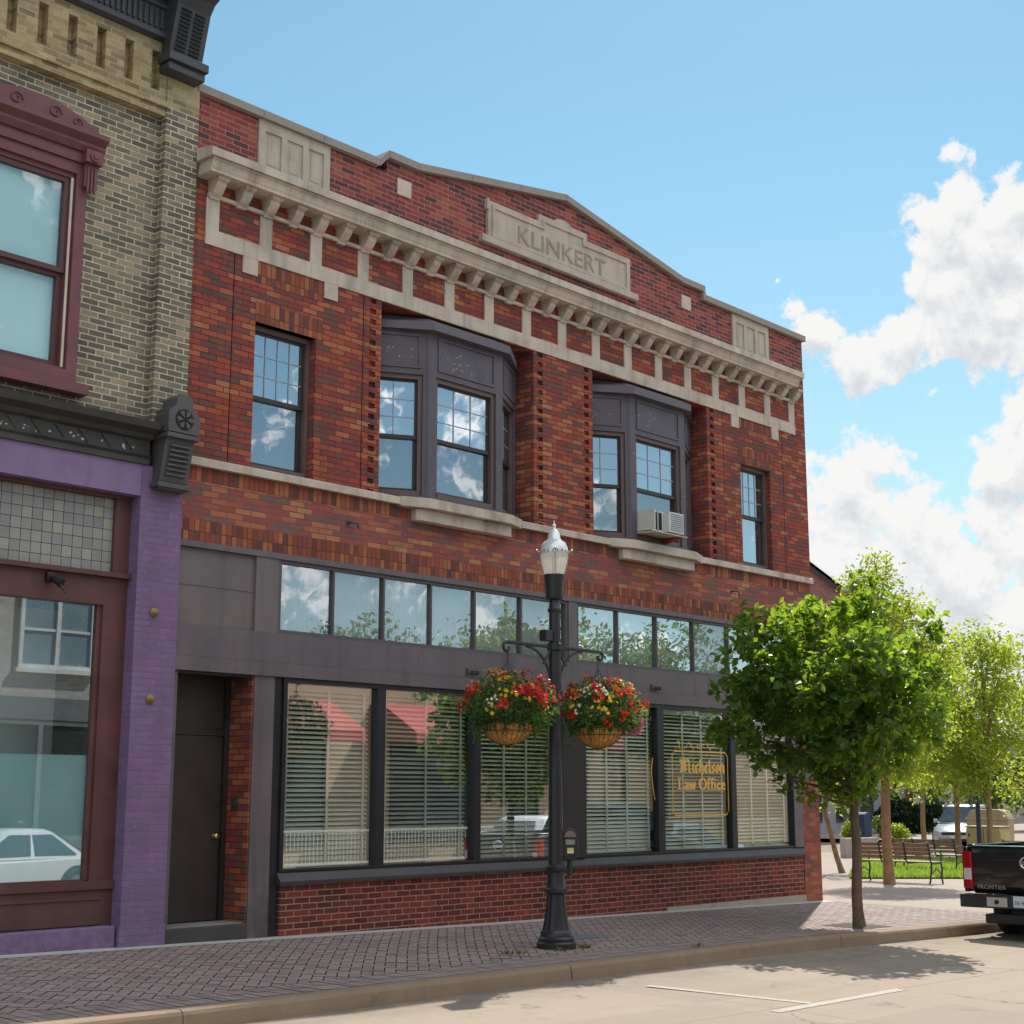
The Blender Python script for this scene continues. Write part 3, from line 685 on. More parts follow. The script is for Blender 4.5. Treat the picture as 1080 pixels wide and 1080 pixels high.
for i, (a, b) in enumerate(PANES):
    g = MB(); tl = (-.003, .002, -.0015, .003, -.002, .001)[i]; g.quad((a, .06 + tl, .715), (b, .06 - tl, .715), (b, .06 - tl, 2.775), (a, .06 + tl, 2.775)); g.build('shop_pane', G_shop if i < 3 else G_shop2, SHOP)
    bl = MB(); z = .76; tilt = R((44, 38, 30, 44, 30, 16)[i]); n_ = 0; h = .025
    bl.box(a + .02, b - .02, .13, .18, 2.70, 2.77)
    while z < 2.70:
        tt = tilt + rng.gauss(0, .06) + (R(22) if z < 1.15 else 0); sag = rng.uniform(-.006, .006)
        dy, dz_ = h * math.cos(tt), h * math.sin(tt)
        bl.add([(a + .02, .155 - dy, z - dz_), (b - .02, .155 - dy, z - dz_ + sag), (b - .02, .155 + dy, z + dz_ + sag), (a + .02, .155 + dy, z + dz_), (a + .02, .155, z + .004), (b - .02, .155, z + .004 + sag)], [(0, 1, 5, 4), (4, 5, 2, 3)])
        z += .0545
    bl.box(a + .02, b - .02, .135, .175, .725, .75)
    BL = bl.build('venetian_blind', M_cream, SHOP)
    tp_ = MB()
    for u in ((.07, .52, .92) if i < 2 else (.06, .36, .64, .94)): xc = a + (b - a) * u; tp_.box(xc - .017, xc + .017, .120, .126, .75, 2.70)
    tp_.build('ladder_tape', mat('blind tape', (.80, .80, .68), .7), BL)
bs = MB(); wall_holes(bs, 1.56, 12.31, -.30, .548, []); bs.quad((1.56, 0, -.3), (1.56, .2, -.3), (1.56, .2, .548), (1.56, 0, .548)); bs.build('window_base', M_base, RED)
MB().box(8.6, 12.33, -.025, .0, -.4, -.075).build('footing', mat('footing concrete', (.42, .36, .30), .9, var=.2, scale=3, dirt=((.2, .15, .12), 3, .6)), RED)
si = MB(); si.prism([(-.05, .552), (-.05, .585), (.02, .684), (.12, .684), (.12, .552)], 1.52, 12.34, 'x'); si.build('window_sill', mat('sill paint', (.05, .042, .05), .5), RED)
pr = MB(); pr.box(12.335, WX - .002, -.004, .36, -.5, 4.234); pr.build('corner_pier', M_pier, RED)
MB().box(12.08, 12.335, -.01, .2, .685, 4.164).build('end_post', M_trim, RED)
MB().box(12.345, 12.62, -.01, -.003, 1.75, 1.95).build('pier_plate', mat('grey plate', (.10, .095, .095), .6), RED)
MB().box(12.9, 12.98, .25, .42, .30, 1.05).build('meter_box', M_dark, RED)
# door recess on the left
dr = MB(); dr.box(1.12, 1.40, .001, .52, -.1, 2.829); dr.build('door_pilaster', M_trim, RED)
MB().box(1.402, 1.532, .03, .30, -.1, 2.829).build('shadow_gap', M_dark, RED)  # solid dark strip stands in for the shade of the gap
rj = MB(); rj.box(1.10, 1.119, .02, .50, .15, 2.829); rj.build('recess_jamb', M_main, RED)
MB().box(.05, .119, .02, .50, .15, 2.829).build('recess_side', M_trim, RED)
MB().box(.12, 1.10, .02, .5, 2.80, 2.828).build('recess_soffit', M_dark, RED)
fd = MB(); fd.box(.12, .18, .42, .5, .17, 2.80); fd.box(1.035, 1.10, .40, .5, .17, 2.80); fd.box(.18, 1.035, .42, .5, 2.17, 2.235); fd.build('door_frame', mat('door frame brown', (.03, .024, .024), .45), RED)
MB().box(.18, 1.035, .45, .49, 2.236, 2.80).build('transom_panel', M_door, RED)
DO = MB().bbox(.185, 1.03, .43, .475, .185, 2.165, .006).build('door', M_door, RED)
kn = MB(); kn.lathe([(.03, 0), (.03, .008), (.012, .012), (.012, .04), (.028, .05), (.03, .065), (.018, .078)], (.955, .43, 1.08), 14, M=Matrix.Rotation(R(90), 3, 'X')); kn.build('door_knob', M_brass, DO, True)
pl_ = MB(); pl_.bbox(.195, .215, .36, .43, 1.18, 1.55, .006); pl_.bbox(.2, .29, .40, .43, 1.55, 1.575, .005); pl_.build('pull_handle', mat('steel pull', (.5, .5, .5), .3, metal=1), DO)
lk = MB(); lk.box(1.09, 1.098, .2, .32, 1.38, 1.5); lk.box(1.075, 1.09, .22, .30, 1.405, 1.475); lk.build('lock_box', mat('lock metal', (.12, .12, .12), .4, metal=.6), RED)
stp = MB(); stp.bbox(.03, 1.115, -.02, .45, -.1, .165, .01); stp.build('door_step', mat('step paint', (.055, .048, .052), .6, var=.2), RED)
MB().box(.12, 1.10, .05, .42, .166, .178).build('threshold', mat('threshold metal', (.25, .25, .25), .5), RED)
# little iron brackets left on fascia and wall
for x, z in ((2.42, 4.70), (10.46, 4.68)):
    k = MB(); k.tube([(x, .01, z + .02), (x, -.06, z + .02), (x + .08, -.09, z + .015), (x + .10, -.09, z - .05)], .012, 6); k.lathe([(.025, 0), (.025, .01)], (x, 0, z + .02), 10, M=Matrix.Rotation(R(90), 3, 'X')); k.build('iron_hook', mat('iron', (.05, .045, .045), .6), RED)
for x, z, y in ((4.45, 3.06, -.012), (8.30, 3.06, -.012)):
    k = MB(); k.box(x, x + .012, y - .02, y, z - .05, z + .05); k.box(x + .012, x + .20, y - .06, y - .045, z - .008, z + .008); k.box(x + .07, x + .085, y - .07, y, z - .03, z + .02); k.box(x + .15, x + .165, y - .07, y, z - .03, z + .02)
    k.build('iron_bracket', mat('iron', (.05, .045, .045), .6), RED)
ro = MB(); ro.box(1.2, 12.3, 4.0, 4.05, -.3, 3.3); ro.box(1.2, 12.3, .2, 4.0, 3.30, 3.317); ro.box(1.2, 12.3, .3, 4, .0, .02); ro.box(1.2, 1.22, .31, 4, .02, 3.3); ro.box(12.28, 12.3, .31, 4, .02, 3.3); ro.box(.05, 12.8, .8, .82, 5.0, 8.6); ro.box(.05, 12.8, .22, 1.0, 4.17, 4.46)
ro.build('interior', M_inter, RED)
# gold lettering on the fifth pane: strokes drawn with a broad nib
def nib(mb, strokes, x, z, s, ang, wd, thick=.3, y=.052):
    n_ = Vector((math.cos(ang), 0, math.sin(ang))) * wd / 2; tn = Vector((-math.sin(ang), 0, math.cos(ang))) * wd * thick / 2
    for stx in strokes:
        for (a, b), (c, d) in zip(stx, stx[1:]):
            p = Vector((x + a * s, y, z + b * s)); q = Vector((x + c * s, y, z + d * s))
            pts = [k + g_ for k in (p, q) for g_ in (n_ + tn, n_ - tn, -n_ - tn, -n_ + tn)]
            h = sorted(set((round(v.x, 6), round(v.z, 6)) for v in pts))
            def half(pt):
                o = []
                for v in pt:
                    while len(o) > 1 and (o[-1][0] - o[-2][0]) * (v[1] - o[-2][1]) - (o[-1][1] - o[-2][1]) * (v[0] - o[-2][0]) <= 0: o.pop()
                    o.append(v)
                return o
            hull = half(h)[:-1] + half(h[::-1])[:-1]
            nib.k += 1; yy = y - .00002 * (nib.k % 60)
            mb.add([(v[0], yy, v[1]) for v in hull], [tuple(range(len(hull)))])
nib.k = 0
BLK = {'M': (1.35, [[(.15, .1), (.3, .0), (.3, .8), (.12, .95)], [(.3, .8), (.5, 1.0), (.68, .85), (.68, .05)], [(.68, .85), (.9, 1.0), (1.08, .85), (1.08, .1), (1.22, .0)], [(.48, .9), (.48, .1)]]),
       'i': (.34, [[(.08, .55), (.18, .64), (.18, .1), (.28, .02)], [(.18, .85), (.22, .9)]]), 'c': (.45, [[(.38, .55), (.28, .64), (.14, .52), (.14, .14), (.26, .0), (.4, .1)]]),
       'h': (.56, [[(.16, 1.0), (.16, .05)], [(.16, .5), (.32, .65), (.44, .52), (.44, .05), (.34, -.2)]]), 'e': (.46, [[(.14, .34), (.38, .46), (.28, .64), (.14, .5), (.14, .14), (.26, .0), (.4, .1)]]),
       'l': (.32, [[(.16, 1.0), (.16, .1), (.26, .0)]]), 's': (.44, [[(.38, .56), (.26, .64), (.14, .5), (.36, .2), (.26, .0), (.1, .1)]]), 'o': (.5, [[(.14, .5), (.28, .64), (.42, .5), (.42, .14), (.28, .0), (.14, .14), (.14, .5)]]),
       'n': (.56, [[(.14, .6), (.14, .05)], [(.14, .5), (.3, .65), (.44, .5), (.44, .1), (.54, .02)]])}
SER = {'L': (.62, [[(.15, 1), (.15, .03)], [(.05, 1), (.27, 1)], [(.05, .03), (.55, .03), (.57, .25)]]), 'a': (.5, [[(.1, .5), (.22, .64), (.36, .52), (.36, .08), (.46, .02)], [(.36, .38), (.14, .24), (.12, .1), (.22, .0), (.36, .12)]]),
       'w': (.72, [[(.05, .62), (.2, .02)], [(.2, .02), (.36, .6)], [(.34, .62), (.5, .02)], [(.5, .02), (.66, .62)]]), ' ': (.3, []),
       'O': (.85, [[(.42 + .34 * math.cos(k * .42), .5 + .5 * math.sin(k * .42)) for k in range(16)]]), 'f': (.36, [[(.36, .95), (.26, 1.02), (.17, .9), (.17, .03)], [(.04, .6), (.34, .6)], [(.07, .02), (.28, .02)]]),
       'i': (.3, [[(.15, .62), (.15, .03)], [(.06, .02), (.26, .02)], [(.15, .88), (.16, .92)]]), 'c': (.46, [[(.4, .5), (.3, .63), (.16, .55), (.1, .32), (.16, .08), (.28, .0), (.42, .12)]]), 'e': (.48, [[(.12, .34), (.4, .36), (.36, .56), (.25, .63), (.14, .52), (.1, .3), (.16, .08), (.28, .0), (.42, .1)]])}
def write(mb, txt, tab, x, z, s, ang, wd, thick, width):
    tot = sum(tab[c][0] for c in txt) * s; k = width / tot
    mbt = MB(Matrix.Translation((x, 0, 0)) @ Matrix.Diagonal((k, 1, 1, 1))); u = 0
    for c in txt: nib(mbt, tab[c][1], u, z, s, ang, wd, thick); u += tab[c][0] * s
    mb.add(mbt.v, mbt.f)
sg = MB()
write(sg, 'Michelson', BLK, 9.03, 1.85, .195, R(40), .046, .22, 1.18)
write(sg, 'Law Office', SER, 9.0, 1.60, .165, R(0), .034, .4, 1.22)
fx0, fx1, fz0, fz1 = 8.87, 10.30, 1.22, 2.16; cr = .06
fr_ = [(fx0 + cr, fz1), (fx1 - cr, fz1), (fx1, fz1 - cr), (fx1, fz0 + cr), (fx1 - cr, fz0), (fx0 + cr, fz0), (fx0, fz0 + cr), (fx0, fz1 - cr), (fx0 + cr, fz1)]
nib(sg, [fr_], 0, 0, 1, R(45), .020, .6)
# scales above the frame
xc = 9.40
nib(sg, [[(xc - .22, 2.19), (xc - .10, 2.30), (xc + .02, 2.19)], [(xc - .34, 2.2), (xc - .34, 2.30), (xc - .40, 2.30)], [(xc + .12, 2.20), (xc + .12, 2.27)], [(xc + .17, 2.27), (xc + .17, 2.2)], [(xc + .22, 2.2), (xc + .22, 2.27), (xc + .28, 2.27)], [(xc + .36, 2.29), (xc + .45, 2.19), (xc + .56, 2.30)]], 0, 0, 1, R(45), .018, .5)
nib(sg, [[(8.40, 2.05), (8.36, 1.85), (8.40, 1.6), (8.44, 1.45)]], 0, 0, 1, R(20), .018, .5)
sg.build('gold_lettering', M_gold, SHOP)
# ------------------------------------------------------------------ the cream brick neighbour on the left
M_cb = brickmat('brick sooted cream', [(0, (.11, .098, .082)), (.3, (.165, .145, .115)), (.6, (.235, .20, .155)), (.85, (.36, .295, .20)), (1, (.50, .39, .24))], (.64, .56, .43), w=.196, h=.0665, ms=.0078, tone=.28, mvar=.35, soot=((.06, .06, .05), .55, 1.1), bump=.7)
M_cbt = brickmat('brick clean cream', [(0, (.22, .18, .10)), (.5, (.45, .345, .19)), (1, (.58, .455, .26))], (.50, .42, .28), w=.196, h=.0665, ms=.006, tone=.25, soot=((.10, .09, .07), .4, 2.0))
M_purb = brickmat('purple painted brick', [(0, (0, 0, 0)), (1, (1, 1, 1))], (.24, .165, .29), ms=.006, paint=(.255, .162, .322), tone=.1, mvar=.1, bump=.9, soot=((.13, .085, .17), .5, 1.5), chips=(.36, .30, .36), stain=((.15, .105, .18), 3, .45))
M_pur = mat('purple paint', (.24, .15, .315), .55, var=.12, scale=2, dirt=((.12, .08, .15), 2, .5), streak=((.14, .10, .17), 5, .5), base=((.10, .075, .10), .4))
M_mar = mat('maroon paint', (.125, .045, .045), .5, var=.2, scale=3, dirt=((.065, .03, .03), 2.5, .6), streak=((.07, .035, .033), 8, .6), base=((.08, .06, .055), .75))
M_mar2 = mat('maroon window paint', (.17, .055, .065), .5, var=.15, scale=3, dirt=((.08, .03, .035), 4, .4))
M_blk = mat('slate painted iron', (.05, .052, .066), .5, var=.2, scale=4)
M_corn = mat('dark painted iron', (.05, .047, .045), .55, var=.25, scale=4, dirt=((.12, .10, .085), 5, .5))
LFT = thing('cream_brick_building', 'old cream brick building with purple shopfront and black iron cornices', 'building', (-3.0, 0, 0))
LX = -7.6
PX = -.40                       # inner edge of the brick pilaster
w = MB()
MWX = (-2.62, -1.31)            # window opening
wall_holes(w, LX, PX, 5.36, 8.93, [(MWX[0], MWX[1], 5.62, 8.05, .3, False), (-6.0, -4.7, 5.62, 8.05, .3, False)], .06)
w.quad((PX, -.06, 5.36), (PX, .06, 5.36), (PX, .06, 9.02), (PX, -.06, 9.02))
w.build('wall', M_cb, LFT)
pl = MB(); pl.box(PX + .001, .03, -.06, .4, 5.36, 9.05); pl.build('pilaster', M_cb, LFT)
# frieze with slots
fz = MB(); hs = []
for i in range(20):
    xc = -.55 - .345 * i
    if xc < LX + .2: break
    hs.append((xc - .055, xc + .055, 9.20, 9.66, .12, True))
wall_holes(fz, LX, PX, 8.93, 10.2, hs, -.045); fz.quad((LX, -.045, 8.93), (PX, -.045, 8.93), (PX, .07, 8.93), (LX, .07, 8.93))
fz.box(LX, PX, -.075, -.046, 9.02, 9.09)
fz.build('frieze', M_cbt, LFT)
MB().box(PX + .001, .03, -.06, .4, 9.051, 10.2).build('pilaster_head', M_cbt, LFT)
bl = MB(); bl.quad((.03, .4, -.5), (.03, 20, -.5), (.03, 20, 10.3), (.03, .4, 10.3)); bl.box(LX, .02, .5, 20, 10.0, 10.2); bl.quad((LX, -.06, -.5), (LX, 20, -.5), (LX, 20, 10.3), (LX, -.06, 10.3)); bl.quad((LX, 20, -.5), (.03, 20, -.5), (.03, 20, 10.2), (LX, 20, 10.2))
bl.build('party_wall', M_cb, LFT)
# top iron cornice and its end bracket
tc = MB(); tc.prism([(-.08, 9.78), (-.14, 9.80), (-.14, 9.86), (-.10, 9.88), (-.10, 10.25), (-.20, 10.28), (-.30, 10.45), (-.55, 10.52), (-.55, 10.66), (0, 10.7), (0, 9.78)], LX, -.50, 'x')
u = LX + .1
while u < -.55: tc.box(u, u + .03, -.125, -.09, 9.9, 10.12); u += .07
tc.prism([(-.10, 10.14), (-.14, 10.15), (-.14, 10.19), (-.10, 10.2)], LX, -.5, 'x')
for i in range(14):
    xc = -.8 - .5 * i; tc.prism([(xc - .14, 10.34), (xc + .14, 10.34), (xc, 10.20)], -.26, -.1)
tc.build('top_cornice', M_blk, LFT)
eb = MB(); a, b = -.50, -.06
eb.prism([(-.06, 9.42), (-.20, 9.42), (-.24, 9.47), (-.24, 9.60), (-.21, 9.62), (-.34, 10.16), (-.42, 10.26), (-.6, 10.34), (-.6, 10.7), (-.06, 10.7)], a, b, 'x')
eb.box(a - .04, b + .04, -.29, -.05, 9.50, 9.60); eb.box(a - .06, b + .06, -.64, -.05, 10.36, 10.50); eb.box(a - .02, b + .02, -.25, -.05, 9.40, 9.48)
EB = eb.build('cornice_bracket', M_blk, LFT, bevel=.008)
gr = MB()
for side in (0, 1):
    x0 = a + .06 + side * .18
    for k in range(11):
        z = 9.66 + .044 * k; y = -.222 - (z - 9.62) / .54 * .13
        gr.box(x0, x0 + .13, y - .006, y + .012, z, z + .022)
gr.build('louvre', mat('louvre gap', (.008, .008, .012), .8), EB)
# window with moulded hood
def rect_frame(mb, x0, x1, z0, z1, t_, y0, y1): mb.box(x0, x0 + t_, y0, y1, z0, z1); mb.box(x1 - t_, x1, y0, y1, z0, z1); mb.box(x0 + t_, x1 - t_, y0, y1, z1 - t_, z1); mb.box(x0 + t_, x1 - t_, y0, y1, z0, z0 + t_)
M_film = mat('pale blue frosted shade', (.62, .84, .86), .6, var=.08, scale=.8)
G_film = glassmat('frosted pane glass', .16, wob=.001)
for off in (0, -3.385):
    f = MB(); x0, x1 = MWX[0] + off, MWX[1] + off
    rect_frame(f, x0 - .02, x1 + .02, 5.68, 8.06, .12, .0, .12); rect_frame(f, x0 + .10, x1 - .10, 5.78, 7.94, .05, .04, .16)
    H = f.build('window', M_mar2, LFT)
    s = MB(); rect_frame(s, x0 + .15, x1 - .15, 6.84, 7.89, .055, .06, .12); rect_frame(s, x0 + .15, x1 - .15, 5.83, 6.86, .06, .10, .16); s.build('sash', mat('sash maroon', (.10, .035, .04), .5), H)
    s = MB(); s.box(x1 - .145, x1 - .12, .03, .058, 5.83, 7.89); s.box(x0 + .12, x0 + .145, .03, .058, 5.83, 7.89); s.build('weather_strip', mat('cream strip', (.6, .55, .45), .6), H)
    for z0, z1, y in ((6.90, 7.84, .09), (5.89, 6.80, .13)):
        g = MB(); g.quad((x0 + .2, y, z0), (x1 - .2, y, z0), (x1 - .2, y, z1), (x0 + .2, y, z1)); g.build('pane', G_film, H)
        g = MB(); g.quad((x0 + .2, y + .05, z0), (x1 - .2, y + .05, z0), (x1 - .2, y + .05, z1), (x0 + .2, y + .05, z1)); g.build('frosted_shade', M_film, H)
    h = MB(); hx0, hx1 = x0 - .13, x1 + .13; xm = (x0 + x1) / 2
    h.box(x0 - .06, x1 + .06, -.03, .1, 8.062, 8.18); h.prism([(.06, 8.18), (-.06, 8.18), (-.10, 8.24), (-.10, 8.27), (-.17, 8.33), (-.17, 8.38), (.06, 8.40)], hx0 - .03, hx1 + .03, 'x')
    h.prism([(hx0, 8.40)] + [(hx0 + (hx1 - hx0) * k / 12, 8.41 + .22 * math.sin(math.pi * k / 12) ** .8) for k in range(13)] + [(hx1, 8.40)], -.08, .05)
    for sx in (-1, 1):
        for k in range(2):
            c0 = xm + sx * (.22 + .26 * k); rr = .075 - .02 * k; pts = [(c0 + math.cos(t_) * rr * (1 - t_ / 11), -.085, 8.49 - .03 * k + math.sin(t_) * rr * (1 - t_ / 11)) for t_ in [q * .5 for q in range(16)]]
            h.tube(pts, .012, 6)
        ex = xm + sx * (hx1 - hx0 - .2) / 2
        h.box(ex - .10, ex + .10, -.12, .05, 8.06, 8.20); h.lathe([(.06, 0), (.06, .02), (.035, .022), (.03, .035)], (ex, -.12, 8.13), 16, M=Matrix.Rotation(R(90), 3, 'X'))
        h.box(ex - .075, ex + .075, -.06, .06, 7.80, 8.055)
        for q in (-.04, 0, .04): h.box(ex + q - .01, ex + q + .01, -.075, -.055, 7.74, 8.02)
    h.build('window_hood', M_mar2, H)
    s = MB(); s.box(x0 - .12, x1 + .12, -.10, .15, 5.555, 5.66); s.build('window_sill', M_mar2, H)
    s = MB(); s.box(x0 - .02, x1 + .02, .02, .2, 5.661, 5.679); s.build('blue_sill_edge', mat('blue paint', (.02, .09, .25), .5), H)
# middle cornice over the shopfront
mc = MB(); mc.prism([(-.02, 4.96), (-.06, 4.96), (-.06, 5.02), (-.09, 5.04), (-.05, 5.06), (-.05, 5.21), (-.10, 5.23), (-.13, 5.27), (-.24, 5.31), (-.27, 5.38), (.07, 5.43), (.07, 4.96)], LX, -.40, 'x')
u = -.62
while u > LX + .2:
    mc.prism([(u, 5.08), (u + .012, 5.08), (u - .09, 5.205), (u - .115, 5.205)], -.062, -.045); mc.prism([(u - .10, 5.205), (u - .03, 5.205), (u - .065, 5.15)], -.066, -.045); u -= .265
MCN = mc.build('shopfront_cornice', M_corn, LFT)
ch = MB()
for k in range(26):
    x = rng.uniform(-2.6, -.6); z = 5.08 + abs(rng.gauss(0, .035)); s_ = rng.uniform(.006, .02); pts = [(x + math.cos(t_) * s_ * rng.uniform(.6, 1.4), -.0535, z + math.sin(t_) * s_ * rng.uniform(.5, 1)) for t_ in (0, 1.2, 2.5, 3.7, 5)]; ch.add(pts, [(0, 1, 2, 3, 4)])
tag(ch.build('flaking_paint', M_flake, MCN), kind='stuff')
cb_ = MB(); a, b = -.385, .05
cb_.prism([(.02, 4.70), (-.16, 4.70), (-.18, 4.74), (-.16, 4.78), (-.17, 4.80), (-.26, 5.22), (-.30, 5.26), (-.31, 5.50), (-.30, 5.55), (.02, 5.58)], a + .04, b - .04, 'x')
cb_.box(a + .01, b - .01, -.2, .0, 4.72, 4.77); cb_.box(a + .01, b - .01, -.33, .0, 5.24, 5.29)
cb_.prism([(a + .02, 5.3), (b - .02, 5.3), (b - .02, 5.50), (b - .11, 5.60), (b - .12, 5.68), (b - .17, 5.73), (a + .17, 5.73), (a + .12, 5.68), (a + .11, 5.60), (a + .02, 5.50)], -.325, -.02)
xm = (a + b) / 2
for k in range(7): cb_.box(a + .09, b - .09, -.205 - .013 * k - .01, -.19 - .013 * k + .02, 4.85 + .05 * k, 4.872 + .05 * k)
CB = cb_.build('shopfront_bracket', mat('grey painted iron', (.085, .08, .085), .55, var=.2, scale=5), LFT, bevel=.006)
rs = MB(); rs.lathe([(.115, 0), (.115, .006)], (xm, -.325, 5.45), 20, M=Matrix.Rotation(R(90), 3, 'X')); rs.build('rosette_sink', M_black, CB)
rs = MB()
for k in range(6):
    t_ = k * math.pi / 3; rs.prism([(xm + math.cos(t_) * .02, 5.45 + math.sin(t_) * .02), (xm + math.cos(t_ + .35) * .085, 5.45 + math.sin(t_ + .35) * .085), (xm + math.cos(t_) * .11, 5.45 + math.sin(t_) * .11), (xm + math.cos(t_ - .35) * .085, 5.45 + math.sin(t_ - .35) * .085)], -.342, -.326)
rs.build('rosette', MATS['grey painted iron'], CB)
# purple lintel, pier, plinth
pu = MB(); pu.box(LX, -.475, -.03, .3, 4.62, 4.958); pu.build('lintel', M_pur, LFT)
pi_ = MB(); pi_.box(-.474, .045, -.035, .4, -.3, 4.958); pi_.box(-.49, .05, -.05, .0, -.3, .235); pi_.build('pier', M_purb, LFT)
ph = MB(); ph.bbox(LX, -.50, .0, .3, -.3, .245, .015); ph.build('plinth', M_pur, LFT)
yf = .13
sf = MB(); sf.box(LX, -.476, yf, .3, .246, .66); sf.box(LX, -.476, yf - .03, yf, .60, .685); sf.box(LX, -.62, yf - .015, yf, .50, .53); sf.box(LX, -.62, yf - .02, yf, .26, .30)
sf.box(-.75, -.476, yf, .3, .661, 3.45); sf.box(LX, -.476, yf, .3, 3.451, 3.74); sf.box(LX, -.48, yf - .07, yf + .05, 3.741, 3.79); sf.box(-.66, -.476, yf, .3, 3.791, 4.619); sf.box(LX, -.477, yf - .03, .3, 4.58, 4.62)
sf.box(-.80, -.75, yf + .03, .3, .69, 3.45); sf.box(-4.2, -4.0, yf, .3, .661, 3.45); sf.box(LX, -.80, yf + .02, .3, .66, .70)
SF = sf.build('shopfront', M_mar, LFT)
G_big = glassmat('big pane glass', .42, wob=.0008, wscale=.5)
for x0, x1 in ((-4.0, -.80), (LX, -4.2)):
    g = MB(); g.quad((x0, .19, .70), (x1, .19, .70), (x1, .192, 3.45), (x0, .192, 3.45)); g.build('shop_pane', G_big, SF)
    g = MB(); g.quad((x0, .215, .70), (x1, .215, .70), (x1, .215, 1.92), (x0, .215, 1.92)); g.build('window_film', mat('turquoise film', (.58, .86, .88), .6, var=.06, scale=.7), SF)
    g = MB(); g.quad((x0, .9, 1.9), (x1, .9, 1.9), (x1, .9, 3.45), (x0, .9, 3.45)); g.build('inner_blind', mat('grey inner blind', (.62, .66, .64), .8, var=.1, scale=1.5), SF)
pr_ = MB(); cell = .1155; 
x = -.66
while x > LX + .2:
    z = 3.793
    while z < 4.56:
        x0 = max(x - cell + .006, LX); zt = min(z + cell - .006, 4.578); e = rng.uniform(-.0015, .0015); e2 = rng.uniform(-.0015, .0015)
        pr_.add([(x0, yf + .05 + e, z), (x, yf + .05 - e, z), (x, yf + .05 + e2, zt), (x0, yf + .05 - e2, zt)], [(0, 1, 2, 3)]); z += cell
    x -= cell
m, t = newmat('prism glass tile'); g_ = t.new('ShaderNodeNewGeometry')
c = t.ramp(g_.outputs['Random Per Island'], [(0, (.24, .24, .235)), (.5, (.29, .285, .27)), (.85, (.33, .32, .29)), (1, (.37, .34, .27))])
b_ = t.new('ShaderNodeBsdfPrincipled', i_Base_Color=c, i_Roughness=.32); b_.inputs['Specular IOR Level'].default_value = .6
wv = t.new('ShaderNodeTexWave', i_Scale=14.); wv.bands_direction = 'X'; t.l.new(g_.outputs['Position'], wv.inputs['Vector'])
bn = t.new('ShaderNodeBump', i_Strength=.4, i_Distance=.004); t.put(bn, 'Height', wv.outputs[1]); t.l.new(bn.outputs[0], b_.inputs['Normal']); finish(t, b_.outputs[0])
pr_.build('prism_glass', m, SF)
MB().box(LX, -.66, yf + .056, yf + .1, 3.79, 4.58).build('prism_backing', M_sashd, SF)
for x, z in ((-.25, 3.40), (-.25, 2.50)):
    k = MB(); k.lathe([(.05, 0), (.05, .012), (.03, .02), (.018, .035), (.03, .05), (.01, .06)], (x, -.035, z), 14, M=Matrix.Rotation(R(90), 3, 'X')); k.build('tie_rosette', mat('old brass', (.28, .17, .08), .5, metal=.6), LFT, True)
sc = MB(); sc.bbox(-1.43, -1.35, yf - .05, yf, 3.62, 3.72, .01); sc.tube([(-1.39, yf - .05, 3.66), (-1.37, yf - .10, 3.64), (-1.33, yf - .16, 3.60)], [.02, .035, .05], 12); sc.tube([(-1.345, yf - .15, 3.59), (-1.30, yf - .20, 3.50)], .012, 6)
sc.build('security_lamp', M_dark, LFT, True)
MB().box(LX, -.3, 2.2, 2.25, -.2, 5).build('interior', M_inter, LFT)
MB().box(LX, -.3, .6, .62, 5.4, 9).build('upper_interior', M_black, LFT)
# ------------------------------------------------------------------ street lamp, baskets, meter
M_iron = mat('black cast iron', (.022, .021, .027), .38, var=.2, scale=8, bump=.1, bscale=40, obj=True)
M_alu = mat('polished aluminium cap', (.80, .82, .84), .30, metal=.35, var=.08, obj=True)
m, t = newmat('prismatic acrylic'); p = t.new('ShaderNodeTexCoord').outputs['Object']
b_ = t.new('ShaderNodeBsdfPrincipled', i_Base_Color=(.97, .96, .91, 1), i_Roughness=.18); b_.inputs['Transmission Weight'].default_value = .25; b_.inputs['IOR'].default_value = 1.3
tl = t.new('ShaderNodeBsdfTranslucent', i_Color=(.99, .97, .90, 1)); mx = t.new('ShaderNodeMixShader', i_0=.88); t.l.new(b_.outputs[0], mx.inputs[1]); t.l.new(tl.outputs[0], mx.inputs[2]); tp0 = t.new('ShaderNodeBsdfTransparent'); mx2 = t.new('ShaderNodeMixShader', i_0=.15); t.l.new(mx.outputs[0], mx2.inputs[1]); t.l.new(tp0.outputs[0], mx2.inputs[2]); finish(t, mx2.outputs[0]); M_globe = m
LP = (3.2, -2.6); LZ = gz(*LP)
LAMP = thing('street_lamp', 'black cast iron street lamp with acorn globe standing on the brick pavement', 'street lamp', (LP[0], LP[1], LZ), world=False)
b = MB(); b.lathe([(.21, 0), (.21, .055), (.19, .075), (.195, .10), (.17, .125), (.165, .17), (.15, .19)], n=16)
b.lathe([(.15, .185), (.135, .25), (.115, .36), (.10, .50), (.095, .56)], n=48, flute=.10, nfl=12)
b.lathe([(.098, .555), (.122, .575), (.125, .605), (.10, .625), (.092, .66), (.088, .78), (.105, .80), (.108, .84), (.085, .86)], n=20); b.build('base', M_iron, LAMP, True)
b = MB(); b.lathe([(.082, .855), (.074, 1.6), (.068, 2.6), (.062, 3.56), (.075, 3.575), (.078, 3.60), (.062, 3.62), (.056, 3.70)], n=48, flute=.05, nfl=12); b.build('shaft', M_iron, LAMP, True)
b = MB(); b.lathe([(.06, 3.70), (.095, 3.715), (.10, 3.74), (.098, 3.82), (.115, 3.96), (.118, 3.985)], n=24); b.build('lamp_cup', M_iron, LAMP, True)
